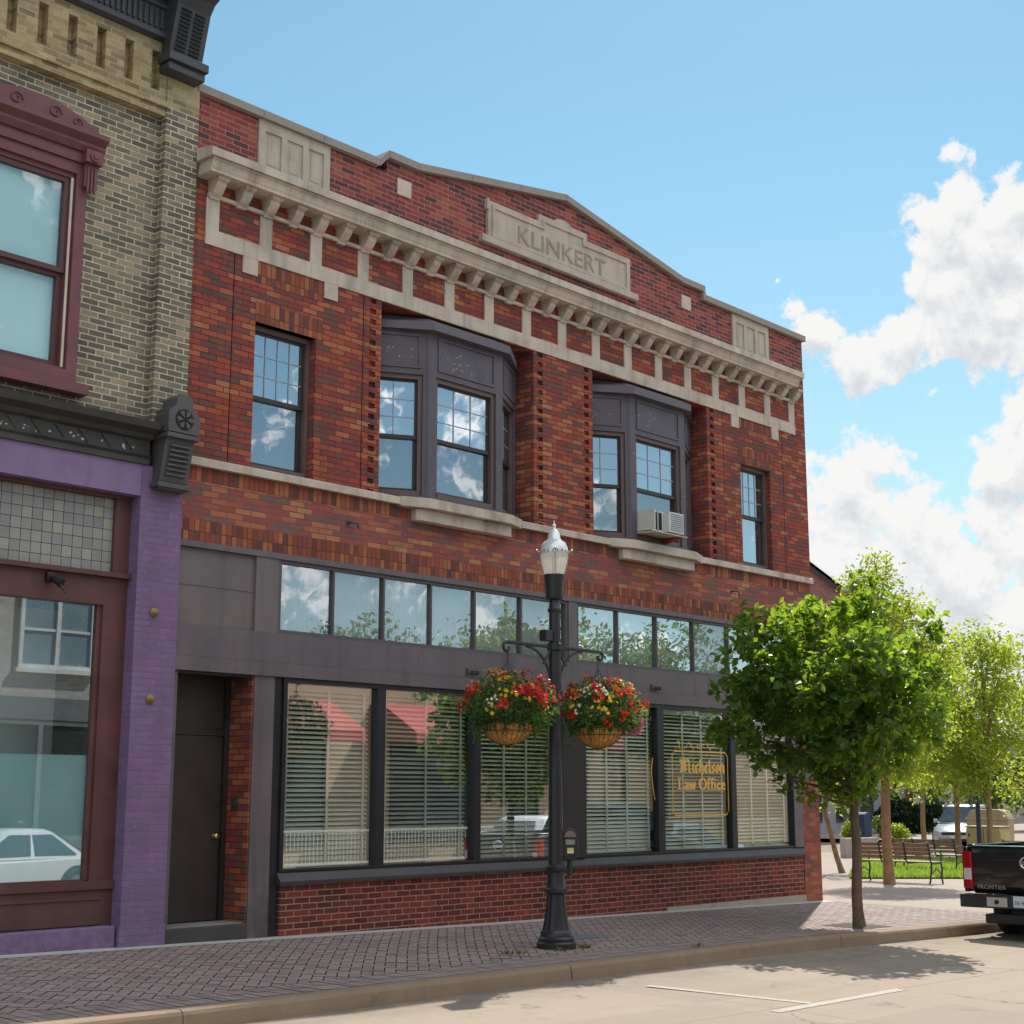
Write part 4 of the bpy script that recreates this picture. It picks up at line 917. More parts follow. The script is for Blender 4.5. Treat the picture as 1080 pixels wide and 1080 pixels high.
b = MB(); b.lathe([(.105, 3.986), (.118, 4.03), (.14, 4.12), (.152, 4.19), (.155, 4.215), (.145, 4.216)], n=72, flute=.06, nfl=18, cap=False); b.build('globe', M_globe, LAMP, True)
b = MB(); b.lathe([(.155, 4.218), (.165, 4.224), (.165, 4.255), (.152, 4.262), (.15, 4.29), (.125, 4.345), (.082, 4.375), (.07, 4.395), (.066, 4.44), (.045, 4.48), (.018, 4.495), (.012, 4.52), (.022, 4.535), (.02, 4.55), (.008, 4.562), (.004, 4.60)], n=32); b.build('cap', M_alu, LAMP, True)
b = MB()
for k in range(20):
    a = 2 * math.pi * k / 20; b.box(-.008, .008, .160, .170, 4.226, 4.252); s_ = len(b.v) - 8
    for i in range(s_, len(b.v)): b.v[i] = Matrix.Rotation(a, 3, 'Z') @ b.v[i]
for k in range(4):
    a = math.pi / 4 + math.pi / 2 * k; d = Vector((math.cos(a), math.sin(a), 0)); b.tube([d * .16 + Vector((0, 0, 4.24)), d * .19 + Vector((0, 0, 4.25))], .006, 6); b.lathe([(.003, -.016), (.014, -.008), (.014, .008), (.003, .016)], d * .195 + Vector((0, 0, 4.255)), 10)
    b.tube([d * .158 + Vector((0, 0, 4.22)), d * .145 + Vector((0, 0, 4.10)), d * .12 + Vector((0, 0, 3.99))], .006, 6)
b.build('gallery', mat('brushed metal', (.35, .34, .33), .4, metal=.7, obj=True), LAMP)
for sx in (-1, 1):
    b = MB(); b.bbox(min(sx * .06, sx * .78), max(sx * .06, sx * .78), -.018, .018, 3.165, 3.20, .006)
    b.tube([(sx * (.78 + .045 * math.sin(q)), 0, 3.135 + .048 * math.cos(q)) for q in [k * .55 - .2 for k in range(10)]], .017, 8)
    b.tube([(sx * (.06 + .40 * (1 - math.cos(q))), 0, 2.72 + .44 * math.sin(q)) for q in [k * math.pi / 16 for k in range(9)]], .014, 8)
    b.tube([(sx * .075, 0, 3.15), (sx * .13, 0, 3.06), (sx * .19, 0, 2.99)], .013, 8); b.tube([(sx * .05, 0, 2.72), (sx * .075, 0, 2.69), (sx * .07, 0, 2.65)], .018, 8)
    b.build('basket_arm', M_iron, LAMP, True)
b = MB(); b.lathe([(.072, 2.62), (.085, 2.63), (.085, 2.70), (.072, 2.71)], n=20); b.build('arm_collar', M_iron, LAMP, True); b = MB(); b.lathe([(.068, 3.14), (.085, 3.15), (.085, 3.22), (.068, 3.23)], n=20); b.build('arm_collar', M_iron, LAMP, True)
b = MB(); b.bbox(-.20, -.085, -.05, .05, 3.24, 3.36, .01); b.bbox(-.09, -.05, -.02, .02, 3.28, 3.32, .004); b.build('outlet_box', M_iron, LAMP)

L_green = leafmat('basket leaves', (.020, .052, .016), (.065, .14, .03), .3, (.20, .36, .04))
L_red = leafmat('red petals', (.55, .012, .012), (.75, .05, .025), .35, (.85, .06, .02))
L_yel = leafmat('yellow petals', (.75, .42, .03), (.85, .62, .06), .35, (.95, .7, .08))
L_wht = leafmat('white petals', (.70, .68, .60), (.85, .83, .76), .3, (.9, .9, .8))
L_pnk = leafmat('pink petals', (.60, .18, .26), (.78, .36, .42), .3, (.9, .4, .45))
L_org = leafmat('orange petals', (.80, .20, .02), (.85, .32, .05), .3, (.95, .4, .05))
def rv(r_): 
    z = r_.uniform(-1, 1); a = r_.uniform(0, 6.2832); q = math.sqrt(max(0, 1 - z * z)); return Vector((q * math.cos(a), q * math.sin(a), z))
def leaf(mb, p, d, nrm, L_, wd, fold=.25):
    d = d.normalized(); s_ = d.cross(nrm); s_ = s_.normalized() if s_.length > 1e-4 else d.orthogonal().normalized(); n_ = s_.cross(d)
    mb.v += [p, p + d * L_ * .5 + s_ * wd / 2 + n_ * wd * fold, p + d * L_, p + d * L_ * .5 - s_ * wd / 2 + n_ * wd * fold]; o = len(mb.v) - 4; mb.f += [(o, o + 1, o + 2), (o, o + 2, o + 3)]
def flower(mb, p, n_, r_, k=5):
    a = n_.orthogonal().normalized(); b = n_.cross(a)
    for i in range(k):
        t_ = 6.2832 * i / k + rng.random() * .4; d = a * math.cos(t_) + b * math.sin(t_); leaf(mb, p, d + n_ * .35, n_, r_, r_ * .9, .1)
def basket(x, label, pink, seed, wide=1., tall=1., trail=26):
    r_ = random.Random(seed); base = (x, LP[1], LZ + 2.10)
    T = thing('hanging_basket', label, 'hanging basket', base, 'flower baskets hung from the street lamp', world=False)
    prof = [(.02, 0), (.12, .022), (.20, .075), (.255, .15), (.275, .22), (.27, .235)]
    b = MB(); b.lathe(prof, n=36); b.build('coir_liner', mat('coir liner', (.55, .27, .07), .95, var=.35, scale=30, bump=.8, bscale=60, obj=True), T, True)
    b = MB()
    for k in range(26):
        a = 6.2832 * k / 26; b.tube([((q + .004) * math.cos(a), (q + .004) * math.sin(a), z) for q, z in prof], .0028, 5)
    for q, z in ((.278, .225), (.258, .145)): b.tube([((q + .006) * math.cos(6.2832 * k / 30), (q + .006) * math.sin(6.2832 * k / 30), z) for k in range(31)], .005, 5)
    b.build('wire_frame', mat('rusty wire', (.12, .06, .02), .6, obj=True), T)
    b = MB()
    top_ = Vector((0, 0, 1.0))
    for k in range(4):
        a = .6 + 6.2832 * k / 4; b.tube([Vector((.27 * math.cos(a), .27 * math.sin(a), .23)), top_ - Vector((0, 0, .10))], .004, 5)
    for k in range(5): b.tube([top_ + Vector((.009 * math.cos(q), .009 * math.sin(q) if k % 2 else 0, -.10 + .024 * k + .014 * math.sin(q))) if k % 2 == 0 else top_ + Vector((0, .009 * math.cos(q), -.10 + .024 * k + .014 * math.sin(q))) for q in [j * .8 for j in range(9)]], .003, 5)
    b.build('chain', M_iron, T)
    lf = MB()
    C0 = Vector((0, 0, .38))
    def surf(v):          # mounded, trailing outline
        rx = .46 * wide * (1 + .14 * math.sin(3 * math.atan2(v.y, v.x) + seed) + .07 * math.sin(8 * v.z + 4 * v.x + seed)); rzz = (.38 if v.z > 0 else .25) * tall * (1 + .10 * math.sin(6 * v.x + seed))
        return C0 + Vector((v.x * rx, v.y * rx, v.z * rzz))
    for k in range(2300):
        v = rv(r_); s_ = r_.uniform(.55, 1.06); p = surf(v); p = C0 + (p - C0) * s_
        if p.z < .20 and math.hypot(p.x, p.y) < .33: continue
        d = (v * .7 + rv(r_) * .7 + Vector((0, 0, -.25))); leaf(lf, p, d, (v + rv(r_) * .5), r_.uniform(.035, .075), r_.uniform(.025, .055))
    for k in range(trail):          # trailing strands over the rim
        a = r_.uniform(0, 6.2832); q = r_.uniform(.28, .45); ln = r_.uniform(.05, .26)
        for j in range(16):
            z = .26 - ln * j / 16; p = Vector((math.cos(a) * (q + .02 * r_.random()), math.sin(a) * (q + .02 * r_.random()), z)); leaf(lf, p, rv(r_) + Vector((math.cos(a), math.sin(a), -.4)), rv(r_), .04, .025)
    lf.build('foliage', L_green, T)
    for nm, mt, cl, per, rad, zmin in (('red_flowers', L_red, 30, 13, .024, -.30), ('yellow_flowers', L_yel, 15, 6, .021, -.5), ('white_flowers', L_wht, 9, 9, .017, .2), ('orange_flowers', L_org, 7, 9, .023, -.1)) + ((('pink_flowers', L_pnk, 14, 20, .024, -.6),) if pink else ()):
        fb = MB()
        for k in range(cl):
            v = rv(r_)
            if nm == 'pink_flowers': v = Vector((r_.uniform(.5, 1), r_.uniform(-.9, -.2), r_.uniform(-.75, -.25))).normalized()
            else:
                if v.z < zmin: v.z = abs(v.z)
                if k % 3 == 0: v = (v + Vector((-.25 if not pink else .3, -.65, .35))).normalized()
            c = surf(v) ; c = C0 + (c - C0) * 1.05
            for j in range(per): flower(fb, c + rv(r_) * .055, (v + rv(r_) * .5).normalized(), rad * r_.uniform(.8, 1.3))
        tag(fb.build(nm, mt, T), kind='stuff')
    return T
basket(LP[0] - .76, 'left hanging basket, mostly deep red begonias and dark leaves, from the lamp', False, 11, .98, .96, 44)
basket(LP[0] + .74, 'right hanging basket with bare coir bowl and trailing pink flowers', True, 23, .92, 1.0, 14)
# parking meter clamped to the lamp post
PMT = thing('parking_meter', 'dark domed parking meter clamped to the black street lamp', 'parking meter', (LP[0] + .19, LP[1] - .03, LZ + .80), world=False)
Mr = Matrix.Rotation(R(-40), 4, 'Z')
b = MB(Mr); b.lathe([(.028, -.06), (.028, .10)], n=12); b.bbox(-.20, .02, -.02, .02, -.04, .0, .005); b.build('clamp', M_iron, PMT)
b = MB(Mr); b.prism([(-.055, .10), (.055, .10), (.085, .16), (.085, .34)] + [(.085 * math.cos(q), .34 + .10 * math.sin(q)) for q in [k * math.pi / 10 for k in range(1, 10)]] + [(-.085, .34), (-.085, .16)], -.055, .055); HD = b.build('head', M_iron, PMT, bevel=.01)
b = MB(Mr); b.prism([(.065 * math.cos(q), .345 + .07 * math.sin(q)) for q in [k * math.pi / 10 for k in range(0, 11)]], -.062, -.056); b.build('display_window', mat('meter window', (.22, .16, .17), .15, var=.2, obj=True), HD)
b = MB(Mr); b.box(-.05, .05, -.060, -.056, .265, .32); b.build('card_plate', mat('meter plate', (.30, .30, .31), .35, metal=.5, obj=True), HD)
b = MB(Mr); b.box(-.035, .035, -.060, -.056, .175, .20); b.build('label', mat('meter white label', (.75, .72, .62), .6, obj=True), HD)
b = MB(Mr); b.box(-.035, .035, -.060, -.056, .201, .232); b.build('yellow_label', mat('meter yellow label', (.75, .52, .10), .6, obj=True), HD)
# air conditioner in the second bay
AC = thing('air_conditioner', 'white window air conditioner hanging out of the right bay window', 'air conditioner', (8.33, -.1, 5.30))
a0, a1 = 7.96, 8.66
b = MB(); b.box(a0, a1, -.30, .0, 5.335, 5.64); b.box(a0, a0 + .02, -.40, -.301, 5.335, 5.64)
b.box(a1 - .36, a1, -.41, -.302, 5.335, 5.64); b.build('case', mat('off white enamel', (.66, .66, .64), .45, var=.08, scale=6), AC, bevel=.006)
b = MB(); b.box(a0 + .05, a1 - .40, -.303, -.301, 5.36, 5.62); b.build('dark_vent', M_black, AC)
b = MB(); 
for k in range(9): b.box(a1 - .33, a1 - .02, -.4135, -.411, 5.36 + .03 * k, 5.378 + .03 * k)
b.build('grille', mat('grey coil', (.24, .26, .29), .6), AC)
b = MB(); b.box(a0 + .17, a0 + .20, -.32, -.304, 5.345, 5.63); b.build('divider', mat('grey metal', (.3, .3, .32), .5), AC)
b = MB(); b.prism([(.0, 5.30), (-.44, 5.285), (-.44, 5.30), (.0, 5.332)], a0 - .03, a1 + .05, 'x'); b.build('support_board', mat('weathered board', (.52, .46, .36), .8, var=.2, scale=8), AC)
b = MB(); b.prism([(-.05, 5.29), (-.40, 5.28), (-.05, 5.21)], a1 - .12, a1 - .02, 'x'); b.build('wedge', mat('red wedge', (.30, .03, .03), .7), AC)
# weeds at the foot of the lamp and in the joints
L_weed = leafmat('weed leaves', (.07, .11, .03), (.20, .20, .06), .3)
for i, (x, y, n_, lab, rr) in enumerate(((3.45, -2.78, 46, 'yellowing weed tuft at the right foot of the black lamp', .09), (2.35, -2.75, 34, 'flat green weed in the paver joints left of the lamp', .13), (3.0, -2.83, 16, 'tiny weed sprig against the left of the lamp foot', .06), (4.62, -3.42, 18, 'small weed along the kerb right of the lamp', .07))):
    b = MB(); 
    for k in range(n_):
        a = rng.uniform(0, 6.28); q = rng.uniform(0, rr); leaf(b, Vector((q * math.cos(a), q * math.sin(a), .003)), Vector((math.cos(a), math.sin(a), rng.uniform(.1, 1.1))), Vector((0, 0, 1)), rng.uniform(.03, .075), .022)
    o = b.build('weed', L_weed); o.location = (x, y, gz(x, y)); tag(o, lab, 'weed', 'weeds growing between the pavers')
# ------------------------------------------------------------------ trees
L_maple = leafmat('maple leaves', (.016, .060, .018), (.056, .125, .022), .42, (.38, .56, .035))
L_lime = leafmat('honey locust leaves', (.085, .13, .016), (.20, .25, .03), .5, (.50, .60, .05))
L_far = leafmat('distant leaves', (.04, .085, .02), (.10, .16, .035), .4, (.24, .34, .05))
M_bark = mat('grey bark', (.15, .10, .065), .9, var=.3, scale=6, bump=.9, bscale=28, obj=True)
M_bark2 = mat('tan bark', (.26, .16, .085), .9, var=.3, scale=6, bump=.8, bscale=28, obj=True)
def make_tree(name, label, base, lobes, n, lsize, leafm, bark, tr, fork, seed, group=None, clump=.30, lean=0., droop=.2, wlimbs=True, dens=1.0, clump_n=15):
    """lobes: (lateral, height, depth, radius) in metres about the foot; leaves sit on twigs spread through each lobe"""
    r_ = random.Random(seed)
    T = thing(name, label, 'tree', base, group, world=False)
    def P(l, z, d): return RT * l + FWH * d + UZ * z
    tk = MB(); top_ = P(lean, fork, 0)
    pts = [P(lean * q + .012 * math.sin(q * 7 + seed), fork * q, .01 * math.sin(q * 5)) for q in [k / 7 for k in range(8)]]
    tk.tube([pts[0] - UZ * .05] + pts, [tr * 1.5] + [tr * (1.22 if k == 0 else 1 - .22 * k / 7) for k in range(8)], 12)
    ztop = max(b[1] for b in lobes); tk.tube([top_ - UZ * .05, P(lean + .03, (fork + ztop) / 2, .04), P(lean + .05, ztop * .92, 0)], [tr * .78, tr * .45, tr * .12], 9)
    lf = MB(); tot = sum(b[3] ** 2.3 for b in lobes)
    for (l, z, d, r) in lobes:
        c = P(l, z, d)
        if wlimbs:
            zt = min(fork + max(0, z - fork) * .5, ztop * .8); st0 = P(lean + (zt - fork) * .02, zt, 0) if zt > fork + .05 else top_ - UZ * r_.uniform(.02, .15)
            m1 = st0.lerp(c, .5) + UZ * .10 * r + rv(r_) * .06; rr0 = tr * (.46 if z < fork + 1 else .34); tk.tube([st0, m1, c], [rr0, rr0 * .55, tr * .07], 7)
        k = max(10, int(n * r ** 2.3 / tot)); ncl = max(5, int(k / clump_n))
        for q in range(ncl):
            v = rv(r_); rad = r * (r_.random() ** .45) * r_.uniform(.8, 1.12); cc = c + Vector((v.x * rad, v.y * rad, v.z * rad * .92))
            if wlimbs and q % 3 == 0: tk.tube([c.lerp(cc, .1), c.lerp(cc, .55) + UZ * .02, cc], [tr * .09, tr * .06, tr * .02], 4, False)
            s_ = clump * r_.uniform(.6, 1.2)
            for j in range(int(k / ncl)):
                p = cc + rv(r_) * s_ * r_.random() ** .6; dd = (v * .5 + rv(r_) + UZ * (-droop)); leaf(lf, p, dd, (UZ + rv(r_) * .9), lsize * r_.uniform(.5, 1.3), lsize * r_.uniform(.45, .85), .18)
    tk.build('trunk', bark, T, True); lf.build('crown', leafm, T)
    return T
S1 = 80.7
def lob(px, py, pr, d, bx=906, by=977, s=S1): return ((px - bx) / s, (by - py) / s, d, pr / s)
r1 = random.Random(5)
L1 = [lob(*q) for q in ((790, 770, 30, -.2), (812, 738, 40, .35), (776, 735, 22, -.1), (765, 762, 14, .2), (816, 800, 20, .1), (800, 650, 14, .1), (930, 628, 20, .0), (998, 735, 20, .2), (1004, 712, 12, .0), (990, 668, 20, -.2), (905, 838, 20, .1), (858, 838, 14, -.1), (870, 640, 16, .2), (915, 612, 11, .0), (830, 822, 13, .1), (948, 640, 16, -.1), (826, 695, 46, -.3), (806, 672, 30, .3), (868, 668, 44, .4), (905, 662, 36, -.4), (850, 740, 50, -.7), (850, 730, 46, .8), (905, 715, 56, -.9), (905, 710, 54, .9),
      (945, 700, 48, .3), (960, 745, 44, -.6), (955, 755, 44, .6), (985, 705, 26, .1), (905, 775, 52, -.8), (905, 780, 50, .8), (860, 795, 38, .0), (925, 815, 34, .2), (885, 825, 26, -.2), (975, 780, 26, .0), (838, 655, 20, 0), (760, 770, 16, 0), (890, 735, 50, 0))]
make_tree('maple_tree', 'full dark green maple at the kerb with one low limb', (8.73, -3.03, gz(8.73, -3.03)), L1, 13500, .138, L_maple, M_bark, .076, 1.40, 3, 'trees of the small square', clump=.17, clump_n=17)
b2 = ground_at(938, 933); D2 = (b2 - CAM).dot(FW); s2 = 1550 / D2
L2 = [lob(*q, bx=938, by=933, s=s2) for q in ((925, 640, 30, 0), (950, 605, 20, .2), (915, 615, 20, -.2), (975, 640, 24, .2), (940, 660, 34, -.4), (895, 660, 26, .3), (985, 680, 30, 0), (950, 700, 44, .5), (1000, 720, 30, -.4), (960, 760, 46, -.5), (910, 720, 40, .3), (985, 770, 36, .4), (925, 800, 36, 0), (965, 815, 26, .2), (940, 590, 14, 0), (1010, 690, 18, .1))]
make_tree('locust_tree', 'taller airy yellow green tree behind the bench, rising above the maple', b2, L2, 14000, .102, L_lime, M_bark2, .11, 3.0, 9, 'trees of the small square', clump=.30, clump_n=8)
def bgtree(px, py, top, half, seed, label, leafm=L_lime, n=7800, ls=.155, fork_px=60, lean=0., name='locust_tree', tr=.11, low=40, group='trees of the small square', clump=.42):
    b = ground_at(px, py) if py else None; D = (b - CAM).dot(FW); s = 1550 / D; r_ = random.Random(seed); H = (py - top)
    lb = []
    for k in range(18):
        v = r_.random(); y = py - low - (H - low) * v; hw = half * (1 - abs(v - .4) * 1.15) ; x = px + r_.uniform(-1, 1) * max(6, hw - 12)
        lb.append(lob(x, y, r_.uniform(.42, .6) * half * (1 - .4 * v), r_.uniform(-1, 1) * half * .6 / s, px, py, s))
    return make_tree(name, label, b, lb, n, ls, leafm, M_bark2, tr, fork_px / s, seed, group, clump=clump, lean=lean, clump_n=9)
bgtree(1012, 903, 668, 52, 21, 'pale green tree whose slim tan trunk crosses the silver van', low=80)
bgtree(1046, 906, 655, 62, 34, 'yellow green tree beside the yellow cabinet, behind the black pickup', low=76)
bgtree(888, 921, 720, 36, 40, 'thin leaning young tree close to the brick corner', n=1200, ls=.10, tr=.07, low=75, lean=-.35)
bgtree(1092, 900, 668, 50, 47, 'yellow green tree at the right edge beyond the pickup cab', low=60, n=2600)
bgtree(975, 893, 735, 45, 52, 'light green tree in the middle of the square behind the benches', low=74, n=2600)
# ------------------------------------------------------------------ vehicles
def paint(name, col, metal=0., rough=.3): return mat(name, col, rough, metal, var=.03, coat=.8, obj=True)
M_carglass = mat('car glass', (.03, .045, .05), .05, var=.1, spec=.9, obj=True)
M_tyre = mat('tyre rubber', (.018, .018, .018), .85, obj=True)
M_rim = mat('alloy rim', (.45, .45, .46), .35, metal=.8, obj=True)
M_plast = mat('black bumper plastic', (.02, .02, .021), .6, obj=True)
M_tail = mat('red tail lamp', (.42, .008, .012), .15, obj=True)
M_head = mat('head lamp glass', (.62, .64, .66), .1, obj=True)
M_chrome = mat('chrome', (.7, .7, .7), .15, metal=1, obj=True)
M_plate = mat('licence plate', (.62, .68, .74), .4, obj=True)
def wheel(root, x, y, r, wd):
    sg = 1 if y > 0 else -1; Mx = Matrix.Rotation(R(-90 * sg), 3, 'X')
    b = MB(); b.lathe([(r * .60, 0), (r * .62, wd * .48), (r * .9, wd * .5), (r, wd * .38), (r, -wd * .38), (r * .9, -wd * .5), (r * .5, -wd * .5)], (x, y, r), 28, M=Mx); W_ = b.build('wheel', M_tyre, root, True)
    b = MB(); b.lathe([(r * .60, wd * .30), (r * .60, wd * .42), (r * .5, wd * .34), (r * .15, wd * .40), (r * .05, wd * .42)], (x, y, r), 28, M=Mx)
    for k in range(6):
        a = k * math.pi / 3; d = Vector((math.cos(a), 0, math.sin(a))); c = Vector((x, y + sg * wd * .42, r)); n_ = Vector((-d.z, 0, d.x)) * .035
        b.add([c + d * r * .12 + n_, c + d * r * .56 + n_ * .8, c + d * r * .56 - n_ * .8, c + d * r * .12 - n_], [(0, 1, 2, 3)])
    b.build('rim', M_rim, W_, True)
def car(label, cat, name, pm, st, cab, wheels, loc, rz_, sides, group=None, wr=.33, rear_z=None, front_z=None, hatch=True):
    T = thing(name, label, cat, loc, group, world=False)
    rings = []
    for x, hw, zb, zs in st:
        h = zs - zb; rings.append([(x, -hw * .90, zb), (x, -hw * .985, zb + .12 * h), (x, -hw, zb + .55 * h), (x, -hw * .97, zb + .86 * h), (x, -hw * .86, zs), (x, 0, zs + .02), (x, hw * .86, zs), (x, hw * .97, zb + .86 * h), (x, hw, zb + .55 * h), (x, hw * .985, zb + .12 * h), (x, hw * .90, zb)])
    b = MB(); b.loft(rings)
    xr0, xf0, xr1, xf1, h0, h1, z0, z1 = cab
    def ring(xr, xf, h, z, c=.12): return [(xr, -h + c, z), (xr + c, -h, z), ((xr + xf) / 2, -h - .015, z), (xf - c, -h, z), (xf, -h + c, z), (xf + .03, 0, z), (xf, h - c, z), (xf - c, h, z), ((xr + xf) / 2, h + .015, z), (xr + c, h, z), (xr, h - c, z), (xr - .02, 0, z)]
    b.loft([ring(xr0, xf0, h0, z0), ring(xr1, xf1, h1, z1), ring(xr1 + .12, xf1 - .15, h1 - .12, z1 + .055), ring(xr1 + .4, xf1 - .45, h1 - .35, z1 + .07)])
    BODY = b.build('body', pm, T, True)
    def lerp4(a, b_, c, d, u, v): return (Vector(a).lerp(Vector(b_), u)).lerp(Vector(d).lerp(Vector(c), u), v)
    def pane(nm, a, b_, c, d, u0, u1, v0, v1, off, m_=M_carglass):
        n_ = (Vector(b_) - Vector(a)).cross(Vector(d) - Vector(a)).normalized(); ctr = (Vector(a) + Vector(c)) / 2 - Vector(((xr0 + xf0) / 2, 0, (z0 + z1) / 2))
        if n_.dot(ctr) < 0: n_ = -n_
        q = MB(); q.quad(*[lerp4(a, b_, c, d, u, v) + n_ * off for u, v in ((u0, v0), (u1, v0), (u1, v1), (u0, v1))]); return q.build(nm, m_, T)
    c = .12
    pane('windscreen', (xf0, -h0 + c, z0), (xf0, h0 - c, z0), (xf1, h1 - c, z1), (xf1, -h1 + c, z1), -.06, 1.06, .06, .93, .035)
    pane('rear_window', (xr0, -h0 + c, z0), (xr0, h0 - c, z0), (xr1, h1 - c, z1), (xr1, -h1 + c, z1), .0, 1.0, .12, .9, .028)
    for sg in (-1, 1):
        for u0, u1 in sides: pane('side_window', (xr0 + c, sg * h0, z0), (xf0 - c, sg * h0, z0), (xf1 - c, sg * h1, z1), (xr1 + c, sg * h1, z1), u0, u1, .10, .88, .022)
    hwm = max(s_[1] for s_ in st)
    for wx in wheels:
        for sg in (-1, 1):
            b = MB(); b.lathe([(wr * 1.16, -.01), (wr * 1.16, .012), (wr * .9, .012)], (wx, sg * (hwm - .015), wr), 28, M=Matrix.Rotation(R(-90 * sg), 3, 'X')); b.build('wheel_arch', M_plast, T, True)
            wheel(T, wx, sg * (hwm - .07), wr, .22)
    xf, xr = st[-1][0], st[0][0]; zf = st[-1][3]; hf = st[-2][1]
    for sg in (-1, 1):
        b = MB(); x_ = st[-2][0] + .03; b.add([(x_ + .10, sg * (hf - .34), zf + .0), (x_ - .10, sg * (hf - .015), zf + .06), (x_ - .12, sg * (hf - .02), zf + .2), (x_ + .02, sg * (hf - .32), zf + .13), (x_ - .3, sg * (hf - .06), zf + .05)], [(0, 1, 2, 3), (0, 1, 4), (1, 2, 4)]); b.build('headlight', M_head, T)
        b = MB(); hr = st[1][1]; zr = st[1][3]; b.bbox(min(xr - .015, xr + .22), max(xr - .015, xr + .22), min(sg * (hr - .16), sg * (hr + .006)), max(sg * (hr - .16), sg * (hr + .006)), zr - .30, zr - .06, .02); b.build('tail_light', M_tail, T)
        b = MB(); b.bbox(xf0 - .55, xf0 - .40, min(sg * (h0 + .05), sg * (h0 + .22)), max(sg * (h0 + .05), sg * (h0 + .22)), z0 + .02, z0 + .16, .03); b.build('mirror', pm, T)
    b = MB(); b.bbox(xf - .02, xf + .02, -hf * .55, hf * .55, zf - .12, zf - .0, .015); b.build('grille', M_plast, T)
    b = MB(); b.bbox(xf - .12, xf + .012, -hf * .72, hf * .72, st[-1][2] - .06, st[-1][2] + .06, .02); b.bbox(xr - .01, xr + .1, -hf * .8, hf * .8, st[0][2] - .08, st[0][2] + .06, .02); b.build('bumper', M_plast, T)
    b = MB(); b.box(xf + .021, xf + .03, -.16, .16, zf - .24, zf - .13); b.build('licence_plate', M_plate, T)
    T.rotation_euler = (0, 0, rz_); return T
silver = paint('silver car paint', (.50, .53, .58), .3, .3); white = paint('white car paint', (.78, .78, .78)); greyp = paint('grey green car paint', (.30, .33, .33), .3)
VAN = [(-2.5, .74, .45, .95), (-2.42, .93, .32, 1.06), (-1.5, .97, .24, 1.08), (0, .98, .22, 1.05), (1.1, .97, .24, 1.0), (1.7, .95, .25, .93), (2.25, .88, .28, .80), (2.48, .62, .34, .66)]
gv = ground_at(1019, 888)
car('silver minivan driving past beyond the square', 'van', 'minivan', silver, VAN, (-2.35, 1.35, -2.1, .35, .90, .70, 1.0, 1.70), (-1.5, 1.55), (gv.x, gv.y, rz(50, -4)), R(180 + 15), ((.03, .30), (.33, .62), (.65, .93)))
SUV = [(-2.25, .72, .5, .98), (-2.15, .90, .38, 1.05), (-1.2, .93, .28, 1.05), (0, .93, .26, 1.03), (1.0, .93, .28, 1.0), (1.6, .90, .3, .95), (2.1, .84, .34, .84), (2.3, .6, .4, .7)]
car('white estate car parked across the street, mirrored in the shop panes', 'car', 'parked_car', white, SUV, (-2.1, .95, -1.75, .25, .86, .68, 1.0, 1.56), (-1.35, 1.4), (18.2, -9.9, rz(17, -9)), 0, ((.05, .30), (.33, .62), (.65, .94)), 'cars across the street')
SED = [(-2.3, .68, .45, .85), (-2.2, .86, .34, .93), (-1.3, .90, .24, .93), (0, .91, .22, .90), (1.0, .90, .24, .87), (1.7, .87, .26, .80), (2.15, .80, .3, .70), (2.35, .55, .36, .60)]
car('grey green saloon car waiting in the far lane of the street', 'car', 'saloon_car', greyp, SED, (-1.75, 1.0, -1.0, .1, .84, .62, .86, 1.38), (-1.4, 1.45), (18.2, -7.3, rz(18, -7)), R(180), ((.06, .46), (.50, .94)), 'cars across the street')
car('white saloon car parked opposite the cream brick building', 'car', 'saloon_car', white, SED, (-1.75, 1.0, -1.0, .1, .84, .62, .86, 1.38), (-1.4, 1.45), (4.6, -11.7, rz(4, -9)), R(180), ((.06, .46), (.50, .94)), 'cars across the street').scale = (.9, .9, .9)
# ---- black pickup at the kerb, seen from behind
TX, TY = 10.25, -4.71; TZ = rz(11.5, -4.5)
PK = thing('pickup_truck', 'black pickup truck parked at the kerb with grey step bumper and red tail lamp', 'pickup truck', (TX, TY, TZ), world=False)
M_pk = paint('black truck paint', (.006, .006, .008), 0, .22)
hw = .925
b = MB()
for sg in (-1, 1):
    # bed side with wheel opening and rounded shoulder
    prof = []
    wc, wz, wrr = 1.12, .37, .47
    side = [(.0, .62), (wc - wrr, .62)] + [(wc + wrr * math.cos(q), max(.40, wz + wrr * math.sin(q))) for q in [math.pi - k * math.pi / 12 for k in range(0, 13)]] + [(1.95, .45), (1.95, 1.21), (.03, 1.21), (.0, 1.17)]
    y0, y1 = sorted((sg * (hw - .06), sg * hw)); b.prism([(p[0], p[1]) for p in side], y0, y1)
    b.box(.05, 1.95, *sorted((sg * (hw - .17), sg * (hw - .055))), 1.212, 1.245)
b.box(.1, 1.95, -hw + .06, hw - .06, .62, .70); b.box(1.90, 1.95, -hw + .06, hw - .06, .70, 1.21)
BED = b.build('bed', M_pk, PK, True, bevel=.012)
b = MB(); b.prism([(.02, .60), (-.005, .66), (-.012, 1.12), (.0, 1.20), (.03, 1.235), (.07, 1.235), (.07, .60)], -hw + .13, hw - .13) if False else b.prism([(.60, .02), (.66, -.005), (1.12, -.012), (1.20, .0), (1.235, .03), (1.235, .07), (.60, .07)], 0, 1, 'y') if False else None
rings = [[(x, y, z) for x, z in ((.02, .60), (-.005, .66), (-.012, 1.10), (-.02, 1.18), (-.005, 1.225), (.03, 1.24), (.07, 1.235), (.07, .60))] for y in (-hw + .135, hw - .135)]
b = MB(); b.loft(rings); TG = b.build('tailgate', M_pk, PK, True, bevel=.008)
b = MB()
